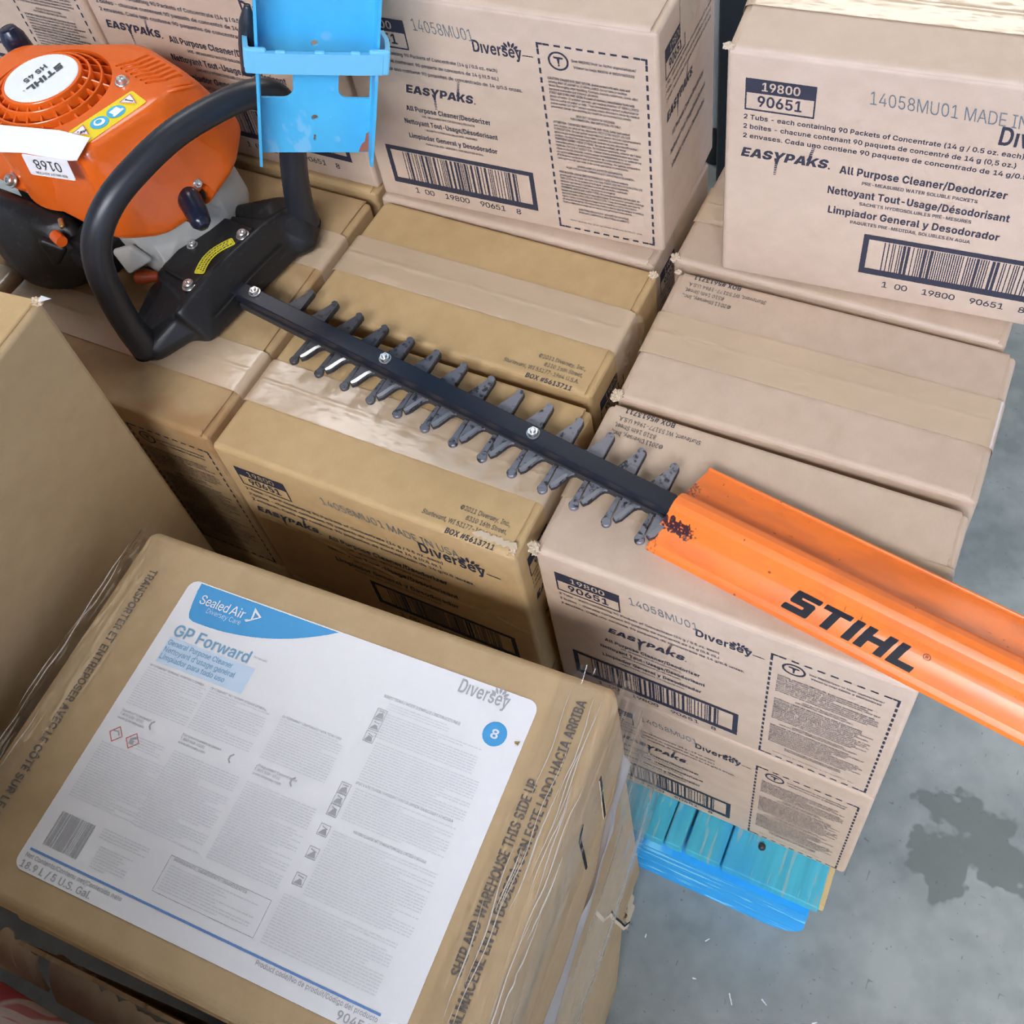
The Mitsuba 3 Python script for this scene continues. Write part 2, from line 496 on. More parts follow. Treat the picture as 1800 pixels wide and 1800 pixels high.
def barcode(P, x0, y0, w, h, seed):
    sd, tp, bt = 0.0046, 0.0050, 0.0068
    P.rect(x0, y0, x0 + sd, y0 + h); P.rect(x0 + w - sd, y0, x0 + w, y0 + h)
    P.rect(x0 + sd, y0, x0 + w - sd, y0 + bt); P.rect(x0 + sd, y0 + h - tp, x0 + w - sd, y0 + h)
    r = random.Random(seed); x = x0 + 0.0175; e = x0 + w - 0.0175
    while x < e:
        b = r.choice([0.0008, 0.0008, 0.0009, 0.0023]); g = r.choice([0.0010, 0.0010, 0.0024])
        P.rect(x, y0 + bt - 0.0002, min(x + b, e), y0 + h - tp - 0.0009)
        x += b + g


def digits(P, x0, x1, y, cap):
    s = '1 00  19800  90651  8'.replace('  ', ' _').replace('_', ' ')
    n = len(s)
    for i, ch in enumerate(s):
        if ch != ' ': P.text(ch, x0 + (x1 - x0) * i / (n - 1), y, cap, 450, align='c', sx=1.05)


def code_block(P, x0, y0, w, h, res=56):
    hd = sbox(x0, y0 + h * 0.56, x0 + w, y0 + h)
    P.shape(hd.difference(P.textshape('19800', x0 + w * 0.5, y0 + h * 0.645, h * 0.27, 700, width=w * 0.56, res=res)))
    b = w * 0.022
    P.shape(sbox(x0, y0, x0 + w, y0 + h * 0.565).difference(sbox(x0 + b, y0 + b * 1.2, x0 + w - b, y0 + h * 0.58)))
    P.text('90651', x0 + w * 0.5, y0 + h * 0.15, h * 0.33, 680, width=w * 0.66, align='c')


def easypaks(P, x, y, w):
    """The slanted wide wordmark, its Y and k drawn out into fading bars."""
    cap = w * 0.125
    P.text('EASYPA', x, y, cap, 900, width=w * 0.735, shear=0.22)
    P.text('KS', x + w * 0.732, y, cap, 900, width=w * 0.235, shear=0.22)
    for i in range(7):
        t = cap * (0.25 + 0.22 * i); th = cap * (0.15 - 0.014 * i)
        xx = x + w * 0.415 - t * 0.06
        P.rect(xx - cap * 0.13, y - t - th, xx + cap * 0.13, y - t)
        xx = x + w * 0.772 + t * 0.22
        P.rect(xx - cap * 0.13, y + cap * 0.85 + t, xx + cap * 0.15, y + cap * 0.85 + t + th)
    P.shape(Polygon([(x + w * .385, y + cap * .3), (x + w * .445, y + cap * .3), (x + w * .43, y - cap * .3), (x + w * .40, y - cap * .3)]))
    P.shape(Polygon([(x + w * .742, y + cap * .6), (x + w * .785, y + cap * .6), (x + w * .805, y + cap * 1.15), (x + w * .768, y + cap * 1.15)]))
    P.shape(Point(x + w * 0.995, y + cap * .08).buffer(cap * 0.09))


def leaf(cx, cy, ang, l, w):
    a = np.linspace(0, 1, 9)
    prof = np.sin(a * np.pi) ** 0.8 * w / 2
    pts = [(l * t, p) for t, p in zip(a, prof)] + [(l * t, -p) for t, p in zip(a[::-1], prof[::-1])]
    q = affinity.rotate(Polygon(pts).buffer(0), ang, origin=(0, 0))
    return affinity.translate(q, cx, cy)


def diversey(P, x, y, w, wght=700, dash=True):
    cap = w * 0.235
    P.text('D\u0131versey', x, y, cap, wght, width=w * 0.94)
    cx, cy = x + w * 0.73, y + cap * 0.62
    for a, l in ((8, .30), (38, .34), (66, .36), (96, .38), (126, .36), (154, .34), (176, .26)):
        rad = math.radians(a)
        P.shape(leaf(cx + math.cos(rad) * w * .075, cy + math.sin(rad) * w * .055, a, w * l * 0.33, w * 0.048))
    if dash: P.rect(x + w * 0.945, y + cap * 0.30, x + w * 1.14, y + cap * 0.37)


MSDS = [('c', 'See MSDS/Voir la fiche signal\u00e9tique/'), ('c', 'V\u00e9ase la hoja MSDS # MS0500330')]
FINE = [
    ('b', 'CAUTION: CAUSES EYE IRRITATION. Avoid contact with skin, eyes and'), ('l', 'clothing. MAY BE HARMFUL IF SWALLOWED. Do not taste or swallow.'),
    ('l', 'Wash thoroughly after handling. Contains Sodium carbonate, Linear alkyl'), ('l', 'benzene sulfonate and Ethoxyl. alcohols.'),
    ('b', 'FIRST AID: EYES AND SKIN: In case of contact, immediately flush with'), ('l', 'plenty of water. If irritation persists, get medical attention. IF SWALLOWED:'),
    ('l', 'Give a cupful of water or milk. Then immediately contact a physician or'), ('l', 'poison center. DO NOT induce vomiting unless directed to do so by medical'),
    ('l', 'personnel. Never give anything by mouth to an unconscious person.'), ('g', ''),
    ('c', 'KEEP OUT OF REACH OF CHILDREN.'), ('c', 'FOR COMMERCIAL AND INDUSTRIAL USE ONLY.'), ('g', ''),
    ('b', 'ATTENTION : CAUSE DES IRRITATIONS AUX YEUX. \u00c9viter tout contact'), ('l', 'avec la peau, les yeux et les v\u00eatements. PEUT \u00caTRE NOCIF EN CAS'),
    ('l', "D'INGESTION. Ne pas go\u00fbter au produit ni l'avaler. Se laver rigoureusement"), ('l', 'apr\u00e8s toute manipulation du produit. Contient du carbonate de'),
    ('l', 'sodium, du alkyl benz\u00e8ne sulfonate lin\u00e9aire et des alcools \u00e9thoxyl\u00e9s.'), ('b', 'PREMIERS SOINS : YEUX ET PEAU. En cas de contact, se rincer'),
    ('l', "imm\u00e9diatement \u00e0 grande eau. Si l'irritation persiste, obtenir de l'aide"), ('l', "m\u00e9dicale. EN CAS D'INGESTION : Donner \u00e0 boire imm\u00e9diatement une tasse"),
    ('l', "d'eau ou de lait. Ensuite, communiquer imm\u00e9diatement avec un m\u00e9decin ou"), ('l', 'un centre antipoison. NE PAS provoquer de vomissements \u00e0 moins'),
    ('l', "d'indication contraire par le personnel m\u00e9dical. Ne jamais administrer"), ('l', 'quoi que ce soit par voie orale \u00e0 une personne inconsciente.'), ('g', ''),
    ('c', 'GARDER HORS DE LA PORT\u00c9E DES ENFANTS.'), ('c', 'POUR UTILISATION COMMERCIALE ET INDUSTRIELLE SEULEMENT.'), ('g', ''),
    ('b', 'PRECAUCI\u00d3N: CAUSA IRRITACI\u00d3N EN LOS OJOS. Evite el contacto'), ('l', 'prolongado con la piel, los ojos y la ropa. PUEDE SER NOCIVO EN CASO DE'),
    ('l', 'INGESTI\u00d3N. No lo pruebe ni lo trague. L\u00e1vese minuciosamente'), ('l', 'despu\u00e9s del manejo. Contiene carbonato de sodio, sulfonato'),
    ('l', 'de alquil benceno lineal y alcoholes etoxilados.'), ('b', 'PRIMEROS AUXILIOS: OJOS Y PIEL: En caso de contacto con los ojos, en-'),
    ('l', 'juague inmediatamente con abundante agua. Si la irritaci\u00f3n persiste, obtenga'), ('l', 'atenci\u00f3n m\u00e9dica. EN CASO DE INGESTI\u00d3N: Tome de inmediato una taza de'),
    ('l', 'agua o leche. Comun\u00edquese luego con un m\u00e9dico o centro de control'), ('l', 'de envenenamiento. NO induzca el v\u00f3mito a menos que lo indique un m\u00e9dico.'),
    ('l', 'Nunca administre nada por la boca a una persona inconsciente.'), ('g', ''),
    ('c', 'MANTENGA ALEJADO DEL ALCANCE DE LOS NI\u00d1OS.'), ('c', 'PARA USO COMERCIAL E INDUSTRIAL SOLAMENTE.')]


def safety_panel(P, x0, y0, x1, y1):
    """The dashed frame of safety notes."""
    th = 0.0019
    def run(a, b, horiz, c):
        n = max(3, int(round((b - a) / 0.0095)))
        st = (b - a) / n
        for i in range(n):
            p, q = a + st * i + st * 0.2, a + st * i + st * 0.78
            P.rect(p, c - th / 2, q, c + th / 2) if horiz else P.rect(c - th / 2, p, c + th / 2, q)
    run(x0 + .003, x1 - .003, True, y1); run(x0 + .003, x1 - .003, True, y0)
    run(y0 + .003, y1 - .003, False, x0); run(y0 + .003, y1 - .003, False, x1)
    for cx, sx in ((x0, 1), (x1, -1)):
        for cy, sy in ((y0, 1), (y1, -1)):
            P.shape(unary_union([sbox(min(cx - sx * th / 2, cx + sx * .0045), cy - th / 2, max(cx - sx * th / 2, cx + sx * .0045), cy + th / 2),
                                 sbox(cx - th / 2, min(cy - sy * th / 2, cy + sy * .0045), cx + th / 2, max(cy - sy * th / 2, cy + sy * .0045))]))
    ix, iy = x0 + .0175, y1 - .0145
    P.shape(Point(ix, iy).buffer(.0092).difference(Point(ix, iy).buffer(.0075)))
    P.shape(Polygon([(ix - .0042, iy + .0040), (ix + .0042, iy + .0040), (ix + .0042, iy + .0024), (ix + .0012, iy + .0020), (ix + .0006, iy - .0028), (ix - .0006, iy - .0028), (ix - .0012, iy + .0020), (ix - .0042, iy + .0024)]))
    P.shape(Point(ix, iy - .0042).buffer(.0009))
    P.text(MSDS[0][1], x0 + .057, y1 - .0132, .0026, 700, width=.056, align='c', res=36)
    P.text(MSDS[1][1], x0 + .057, y1 - .0193, .0026, 700, width=.053, align='c', res=36)
    top, bot = y1 - .0305, y0 + .0215
    units = sum(0.75 if a == 'g' else 1 for a, _ in FINE)
    st = (top - bot) / units; y = top; xl, xr = x0 + .006, x1 - .008
    for a, s in FINE:
        if a == 'g': y -= st * 0.75; continue
        y -= st
        full = min(xr - xl, len(s) * 0.00112)
        if a == 'c': P.text(s, (xl + xr) / 2, y, st * 0.66, 680, width=len(s) * 0.00118, align='c', res=22)
        else: P.text(s, xl, y, st * 0.70, 760 if a == 'b' else 620, width=full, res=22)
    P.text('\u00a92007 Diversey, Inc., 8310 16th Street, Sturtevant, WI 53177-1964', (x0 + x1) / 2, y0 + .0095, .0017, 450, width=.072, align='c', res=22)


def product_lines(P, cx, y, k, res=48):
    """The three names of the product, each over its small capitals."""
    rows = [('All Purpose Cleaner/Deodorizer', 0.0290, .0062, .125, .0086, 680), ('PRE-MEASURED WATER SOLUBLE PACKETS', .0210, .0028, .087, 0, 620),
            ('Nettoyant Tout-Usage/D\u00e9sodorisant', .0060, .0062, .139, 0, 680), ('SACHETS HYDROSOLUBLES PR\u00c9-MESUR\u00c9S', -.0002, .0028, .087, 0, 620),
            ('Limpiador General y Desodorador', -.0145, .0062, .134, 0, 680), ('PAQUETES PRE-MEDIDAS, SOLUBLES EN AGUA', -.0220, .0028, .094, 0, 620)]
    return rows


def print_panel_face():
    """Long face with the safety panel at its right end."""
    P = Print()
    code_block(P, .0160, .1862, .0560, .0300)
    for i, (s, w) in enumerate([('2 Tubs - each containing 90 Packets of Concentrate (14 g / 0.5 oz. each)', .139), ('2 bo\u00eetes - chacune contenant 90 paquets de concentr\u00e9 de 14 g (0,5 oz.)', .139),
                                ('2 envases. Cada uno contiene 90 paquetes de concentrado de 14 g/0.5 onzas.', .160)]):
        P.text(s, .0165, .1785 - .0085 * i, .0037, 600, width=w, res=36)
    easypaks(P, .0575, .1390, .070)
    for s, cx, y, cap, w, g in [('All Purpose Cleaner/Deodorizer', .0965, .1180, .0058, .086, 780), ('PRE-MEASURED WATER SOLUBLE PACKETS', .0955, .1122, .0024, .054, 620),
                                ('Nettoyant Tout-Usage/D\u00e9sodorisant', .0960, .1020, .0058, .096, 780), ('SACHETS HYDROSOLUBLES PR\u00c9-MESUR\u00c9S', .0955, .0962, .0024, .054, 620),
                                ('Limpiador General y Desodorador', .0950, .0848, .0058, .092, 780), ('PAQUETES PRE-MEDIDAS, SOLUBLES EN AGUA', .0955, .0788, .0024, .060, 620)]:
        P.text(s, cx, y, cap, g, width=w, align='c', res=44)
    diversey(P, .1350, .1965, .0490)
    barcode(P, .0185, .0220, .1560, .0480, 3)
    digits(P, .0420, .1530, .0120, .0066)
    safety_panel(P, .1960, .0090, .2900, .2150)
    return P.mesh()


def print_text_face():
    """Long face without the panel: names beside the wordmark, barcode at the right."""
    P = Print()
    code_block(P, .0155, .1872, .0540, .0300)
    for i, (s, w) in enumerate([('2 Tubs - each containing 90 Packets of Concentrate (14 g / 0.5 oz. each)', .2085), ('2 bo\u00eetes - chacune contenant 90 paquets de concentr\u00e9 de 14 g (0,5 oz.)', .205),
                                ('2 envases. Cada uno contiene 90 paquetes de concentrado de 14 g/0.5 onzas.', .236)]):
        P.text(s, .0148, .1782 - .0094 * i, .0046, 640, width=w, res=44)
    easypaks(P, .0136, .1398, .0720)
    for s, cx, y, cap, w, g in [('All Purpose Cleaner/Deodorizer', .1565, .1375, .0076, .126, 760), ('PRE-MEASURED WATER SOLUBLE PACKETS', .1560, .1290, .0033, .0880, 620),
                                ('Nettoyant Tout-Usage/D\u00e9sodorisant', .1560, .1148, .0076, .1400, 760), ('SACHETS HYDROSOLUBLES PR\u00c9-MESUR\u00c9S', .1560, .1070, .0033, .0870, 620),
                                ('Limpiador General y Desodorador', .1555, .0935, .0076, .1345, 760), ('PAQUETES PRE-MEDIDAS, SOLUBLES EN AGUA', .1550, .0855, .0033, .0950, 620)]:
        P.text(s, cx, y, cap, g, width=w, align='c')
    diversey(P, .2020, .1880, .0690)
    barcode(P, .1207, .0303, .1560, .0460, 5)
    digits(P, .1440, .2560, .0170, .0066)
    return P.mesh()


def print_end_face():
    P = Print()
    code_block(P, .0150, .1850, .0500, .0300)
    for i, s in enumerate(['2 Tubs - each containing 90 Packets of Concentrate (14 g / 0.5 oz. each)', '2 bo\u00eetes - chacune contenant 90 paquets de concentr\u00e9 de 14 g (0,5 oz.)', '2 envases. Cada uno contiene 90 paquetes de concentrado de 14 g/0.5 onzas.']):
        P.text(s, .0150, .1785 - .0075 * i, .0033, 600, width=.122, res=32)
    easypaks(P, .0150, .1420, .0700)
    for s, y, w in [('All Purpose Cleaner/Deodorizer', .1180, .088), ('Nettoyant Tout-Usage/D\u00e9sodorisant', .1010, .098), ('Limpiador General y Desodorador', .0840, .094)]:
        P.text(s, .0720, y, .0056, 680, width=w, align='c', res=40)
    return P.mesh()


def print_stamp(s):
    P = Print()
    P.text(s, 0, 0, .0112, 330, width=.0585 * len(s) / 9, shear=-0.12)
    return P.mesh()


def print_address():
    """Right-aligned to x = 0, first line's baseline at y = 0."""
    P = Print()
    P.text('\u00a92011 Diversey, Inc.,', 0, 0, .0042, 430, width=.0465, align='r')
    P.text('8310 16th Street,', 0, -.0075, .0042, 430, width=.0375, align='r')
    P.text('Sturtevant, WI 53177-1964 U.S.A.', -.0005, -.0150, .0042, 430, width=.0735, align='r')
    P.text('BOX #5613711', -.003, -.0245, .0050, 700, width=.0450, align='r')
    return P.mesh()


PLY_PANEL, PLY_TEXT, PLY_END, PLY_ADDR = (ply(f(), 'ink') for f in (print_panel_face, print_text_face, print_end_face, print_address))
PLY_STAMP, PLY_STAMP_USA = ply(print_stamp('14058MU01'), 'ink_grey'), ply(print_stamp('14058MU01 MADE IN USA'), 'ink_grey')
FRONT = np.array([[1.0, 0, 0], [0, 0, -1], [0, 1, 0]])       # print plane -> a face looking to -y
RIGHT = np.array([[0, 0, 1.0], [1, 0, 0], [0, 1, 0]])        # print plane -> a face looking to +x


def carton_body(h):
    return ply(rbox(0, CL, 0, CW, 0, h - 0.0028, 0.0045), None, smooth=35)


def flap_mesh(seed):
    """One top flap: rounded along the fold (y = 0), ragged at its cut ends."""
    r = np.random.default_rng(seed)
    w, th, rad = CW / 2 - 0.0010, 0.0034, 0.0050
    prof = [(0.0006, -th)]
    for a in np.linspace(180, 90, 7):
        prof.append((rad + rad * math.cos(math.radians(a)), -rad * 0.62 + rad * 0.62 * math.sin(math.radians(a))))
    ys = np.linspace(rad, w, 42)[1:]
    prof += [(y, -0.0003 * math.sin((y / w) * math.pi)) for y in ys]
    prof += [(w, -th)] + [(y, -th) for y in ys[::-1][1:]]
    prof = np.array(prof); n = len(prof)
    j0, j1 = r.uniform(-.0007, .0009, n), r.uniform(-.0007, .0009, n)
    V = np.vstack([np.stack([0.0065 + j0, prof[:, 0], prof[:, 1]], 1), np.stack([CL - 0.0065 - j1, prof[:, 0], prof[:, 1]], 1)])
    F = []
    for i in range(n):
        k = (i + 1) % n
        F += [[i, k, n + k], [i, n + k, n + i]]
    _, cap = trimesh.creation.triangulate_polygon(Polygon(prof), engine='earcut')
    pv, cap = trimesh.creation.triangulate_polygon(Polygon(prof), engine='earcut')
    from scipy.spatial import cKDTree
    ids = cKDTree(prof).query(pv)[1]
    F += [[ids[c] for c in t] for t in cap] + [[n + ids[c] for c in t[::-1]] for t in cap]
    t = trimesh.Trimesh(V, np.array(F), process=False)
    trimesh.repair.fix_normals(t)
    return t


def tape_mesh(seed, drop=0.045, w=0.0490):
    """Clear packing tape over the seam, its ends folded down the short sides."""
    L = CL
    path = np.array([(-0.0006, -drop), (-0.0006, -drop * 0.5), (-0.0006, -0.006), (0.0004, -0.0016), (0.004, 0.0002), (0.0075, 0.0006)] +
                    [(x, 0.0006) for x in np.linspace(0.012, L - 0.012, 60)] + [(L - 0.0075, 0.0006), (L - 0.004, 0.0002), (L - 0.0004, -0.0016), (L + 0.0006, -0.006), (L + 0.0006, -drop * 0.5), (L + 0.0006, -drop)])
    s = np.linspace(0, 1, len(path))

    def f(a, b):
        x = np.interp(a, s, path[:, 0]); z = np.interp(a, s, path[:, 1])
        y = (b - 0.5) * w
        q = np.stack([x * 40, y * 120, a * 0], -1)
        bump = (meshkit.fbm(q + seed, 3, seed) - 0.5) * 0.0007
        ridge = 0.0005 * np.exp(-((y - 0.001) / 0.0014) ** 2)
        top = (z > 0)
        return np.stack([x, y, z + np.where(top, np.abs(bump) + ridge, 0)], -1)
    return sheet(f, len(path), 26, 0.0002)


def crumple(seed, size=0.0046):
    """A torn and crushed corner of paper."""
    r = np.random.default_rng(seed)
    s = trimesh.creation.icosphere(subdivisions=2)
    v = s.vertices * (0.55 + 0.9 * r.random((len(s.vertices), 1)))
    v *= np.array([1.0, 0.8, 0.7]) * size
    return trimesh.Trimesh(v, s.faces, process=False)


PLY_BODY, PLY_BODY0 = carton_body(CH), carton_body(H0)
PLY_FLAPS = [ply(flap_mesh(i), None, smooth=35) for i in range(3)]
PLY_TAPES = [ply(tape_mesh(i), 'tape', smooth=True) for i in range(2)]
PLY_CRUMPLE = [ply(crumple(i), 'paper_torn') for i in range(4)]


def carton(x0, y0, yaw, zb, label, face=None, lid=True, addr=None, stamp=None, end=False, board='kraft', h=CH, tear=(), group=None, key='cleaner_carton'):
    k = uniq(key)
    lab(k, label, 'box', group)
    B = mat(rz(math.radians(yaw)), (x0, y0, zb))
    ref = {'bsdf': {'type': 'ref', 'id': board}}
    add(k + '__body', {**(PLY_BODY if h == CH else PLY_BODY0), **ref}, B)
    if lid:
        i = rng.randrange(3)
        add(k + '__top_flap', {**PLY_FLAPS[i], **ref}, B @ mat(t=(0, 0, h)))
        add(k + '__top_flap', {**PLY_FLAPS[(i + 1) % 3], **ref}, B @ mat(np.diag([-1.0, -1, 1]), (CL, CW, h)))
        add(k + '__tape', PLY_TAPES[rng.randrange(2)], B @ mat(t=(0, CW / 2, h)))
    if face:
        add(k + '__front_print', PLY_PANEL if face == 'panel' else PLY_TEXT, B @ mat(FRONT, (0, -0.0004, 0)))
    if stamp:
        sx = 0.080 if face == 'panel' else 0.108
        sz = 0.2085
        a = math.radians(-2.0)
        add(k + '__date_stamp', PLY_STAMP_USA if stamp == 'usa' else PLY_STAMP, B @ mat(FRONT @ rz(a), (sx, -0.0006, sz)))
    if end:
        add(k + '__end_print', PLY_END, B @ mat(RIGHT, (CL + 0.0004, 0, 0)))
    if addr == 'front':
        add(k + '__address_print', PLY_ADDR, B @ mat(t=(CL - 0.015, 0.0235, h + 0.0004)))
    if addr == 'back':
        add(k + '__address_print', PLY_ADDR, B @ mat(rz(math.pi), (0.0135, CW - 0.0265, h + 0.0004)))
    for (cx, cy, s) in tear:
        a = rng.uniform(0, 6)
        add(k + '__torn_corner', PLY_CRUMPLE[rng.randrange(4)], B @ mat(rz(a) * s, (cx, cy, h - 0.001)))
    return k, B


Z0 = -CH          # bottoms of the layer the tool lies on
Z00 = -CH - H0    # bottoms of the layer below
cA, BA = carton(0.0, 0.0, -0.47, Z0, 'printed brown carton under the orange blade guard, front right corner of the pallet', 'panel', addr='back', stamp='plain', end=True, tear=((0.001, 0.001, 1.15),), board='kraft_lit')
cB, BB = carton(-0.3097, -0.0106, -0.49, Z0, 'brown carton under the middle of the toothed blade, with a creased front and glossy tape', 'text', addr='front', stamp='usa', end=True, tear=((CL - .004, .006, 0.7),))
cC, BC = carton(-0.3160, 0.1553, -0.63, Z0, 'brown carton behind the toothed blade, in front of the upright carton with a dashed panel', 'text', addr='front', end=True, tear=((CL - .003, CW - .003, .9),))
cD, BD = carton(0.0035, 0.1614, 0.2, Z0, 'brown carton behind the orange blade guard, a shiny tape line along its middle', None, addr='back', end=True, tear=((0.001, 0.001, 1.2), (0.0, CW - .002, .6)), board='kraft_lit')
cE, BE = carton(-0.6165, -0.0062, -0.08, Z0, 'stained brown carton below the engine and its black handle, front left', 'panel', end=True, board='kraft_worn')
cE2, BE2 = carton(-0.6257, 0.1500, -0.08, Z0, 'stained brown carton behind the engine handle, at the feet of the cartons standing upright', None, end=True, board='kraft_worn')
cG, BG = carton(-0.3216, 0.3130, -0.08, Z0, 'brown carton under the upright carton with a dashed safety panel, only its front lip showing', None, end=True, board='kraft_lit')
cN, BN = carton(-0.0082, 0.3272, -0.86, Z0, 'brown carton under the tilted carton at the right, only a strip of its lid showing', None, end=True, tear=((0.002, 0.002, 1.0),), board='kraft_lit')
cE3, BE3 = carton(-0.6280, 0.3150, -0.08, Z0, 'brown carton under the printed carton behind the engine', None)
cQ, BQ = carton(-0.9300, -0.0040, 0.0, Z0, 'brown carton at the far left end of the pallet, behind the plain tall carton', None, board='kraft_worn')
# the layer below: its front row shows
low = [(0.0, 0.0, -0.47, 'panel', 'printed brown carton on the blue pallet, under the front right carton', 'plain'), (-0.3097, -0.0106, -0.49, 'text', 'shaded brown carton of the bottom layer, behind the white labelled carton', None),
       (-0.6165, -0.0062, -0.08, 'panel', 'shaded brown carton of the bottom layer, below the engine', None), (-0.93, -0.004, 0.0, None, 'shaded brown carton of the bottom layer at the far left', None),
       (0.0035, 0.1614, 0.2, None, 'brown carton of the bottom layer, second from the front along the right side', None), (-0.0082, 0.3272, -0.86, None, 'brown carton of the bottom layer at the right rear corner', None),
       (-0.3160, 0.1553, -0.63, None, 'brown carton in the middle of the bottom layer', None), (-0.6257, 0.1546, -0.08, None, 'brown carton in the bottom layer, left of its middle', None),
       (-0.3216, 0.3130, -0.08, None, 'brown carton in the bottom layer, rear row', None), (-0.628, 0.315, -0.08, None, 'brown carton in the bottom layer, left in the rear row', None)]
for x, y, a, f, l, st in low:
    carton(x, y, a, Z00, l, f, lid=False, stamp=st, h=H0, board='kraft_lit' if x > -.1 else 'kraft')
# upright cartons on top
cF, BF = carton(-0.3162, 0.3154, 2.41, 0.0018, 'upright carton with a dashed safety panel, standing right of the blue metal channel', 'panel', stamp='plain', end=True, board='kraft_lit')
cH, BH = carton(-0.6243, 0.3189, -0.08, 0.0018, 'upright carton behind the engine and the blue metal channel', 'text', end=True, board='kraft_lit')
cI, BI = carton(-0.9265, 0.3180, -0.3, 0.0018, 'upright carton at the far left, its safety panel showing over the engine', 'panel', board='kraft_lit')
cLb, BLb = carton(0.0395, 0.3255, 4.34, 0.0018, 'large printed carton standing slightly turned at the upper right', 'text', stamp='usa', tear=((0.001, 0.001, 0.8),), board='kraft_lit')

# the crease across the front of the carton under the blade
def crease_f(a, b):
    x = 0.012 + a * 0.285
    z = 0.128 - 0.026 * a + 0.003 * np.sin(a * 9) + 0.0015 * np.sin(a * 31)
    prof = np.interp(b, [0, .25, .5, .75, 1], [0, .0007, .0022, .0006, 0])
    return np.stack([x, 0.0002 - prof * (0.5 + 0.5 * np.sin(a * 14 + 1) ** 2), z + (0.5 - b) * 0.009], -1)
add(cB + '__crease', ply(grid(crease_f, 60, 9), 'kraft', smooth=True), BB)
# a lid corner split open on the same carton, and its torn liner
for i in range(7):
    pts = [(CL - .042 + .006 * i, .0075 + .002 * (i % 2)), (CL - .034 + .006 * i, .0125), (CL - .031 + .006 * i, .008), (CL - .036 + .006 * i, .0048)]
    if i < 6: add(cB + '__torn_liner', ply(extrude(Polygon(pts), 0.0007), 'paper_torn'), BB @ mat(t=(0, 0, CH + 0.0002)))
# tape hanging loose from the carton behind the blade
def loose(a, b):
    y = 0.055 + a * 0.046
    z = -0.001 - b * (0.020 + 0.006 * np.sin(a * 11))
    x = CL + 0.002 + 0.007 * np.sin(b * 2.4) + 0.0025 * np.sin(a * 8 + b * 3) * b + 0.001 * np.sin(a * 23) * b
    return np.stack([x, y, z], -1)
add(cC + '__loose_tape', ply(sheet(loose, 30, 14, 0.0002), 'film', smooth=True), BC @ mat(t=(0, 0, CH)))

# ------------------------------------------------------------------ the blue pallet
lab('pallet', 'blue painted wooden pallet under the stacked cartons', 'pallet')
bx = [-0.95, -0.86, -0.755, -0.65, -0.54, -0.43, -0.325, -0.215, -0.105, 0.004]
boards = [(a, b - 0.004) for a, b in zip(bx[:-1], bx[1:])] + [(0.004, 0.1155), (0.1168, 0.1362), (0.1395, 0.1790), (0.1808, 0.2855)]
for i, (a, b) in enumerate(boards):
    dy = rng.uniform(-.002, .003)
    add('pallet__deck_board', ply(rbox(a, b, (-0.0455 if a > -.33 else -0.028) + dy, 0.56, Z00 - 0.019, Z00 - 0.0002, 0.0022, 8), 'teal_wood', smooth=40))
add('pallet__end_grain', ply(rbox(0.2845, 0.2905, -0.042, 0.0, Z00 - 0.0185, Z00 - 0.0008, 0.0012, 8), 'raw_wood', smooth=40))
for i, (y0, y1) in enumerate([(-0.0525, -0.014), (0.24, 0.278), (0.515, 0.553)]):
    q = sbox(-0.345 if i == 0 else -0.95, FLOOR + 0.0005, 0.278, Z00 - 0.0195)
    q = q.difference(sbox(0.22, FLOOR - .01, 0.3, FLOOR + 0.055)).union(Polygon([(0.2, FLOOR + .0005), (0.238, FLOOR + .0005)] + [(0.238 + 0.040 * math.sin(t), FLOOR + 0.0555 - 0.055 * math.cos(t)) for t in np.linspace(0, math.pi / 2, 10)] + [(0.278, FLOOR + .06), (0.2, FLOOR + .06)]).buffer(0))
    q = q.buffer(-0.003).buffer(0.003)
    t = extrude(q, y1 - y0); t.apply_transform(mat(FRONT, (0, y1, 0)))
    add('pallet__stringer', ply(t, 'blue_wood', smooth=40))
add('pallet__nail', ply(hull([(0.214, -0.010, Z00 + 0.0008, 0.004), (0.214, -0.010, Z00 + 0.0015, 0.0032)]), 'dark_metal', smooth=True))

# ------------------------------------------------------------------ the labelled carton in front, and what stands around it
BJ = mat(rz(math.radians(2.7)), (-0.24367, -0.12658, 0))
JX0, JX1, JY0, JY1 = -0.062, 0.3525, -0.2585, 0.0300
J = 'labelled_carton'
lab(J, 'brown carton wrapped in clear film with a big white label on top', 'box')
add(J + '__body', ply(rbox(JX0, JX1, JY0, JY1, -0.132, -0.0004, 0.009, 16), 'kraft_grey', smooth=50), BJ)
lw, lh = 0.303, 0.234
lbl = sbox(0, -lh, lw, 0).buffer(-0.008).buffer(0.008, quad_segs=6)
add(J + '__label', ply(extrude(lbl, 0.0003), 'label_white'), BJ)
lk = J + '__label'
def lprint(name, P, bsdf, z=0.0007):
    add(lk + '__' + name, ply(P.mesh(z), bsdf), BJ)
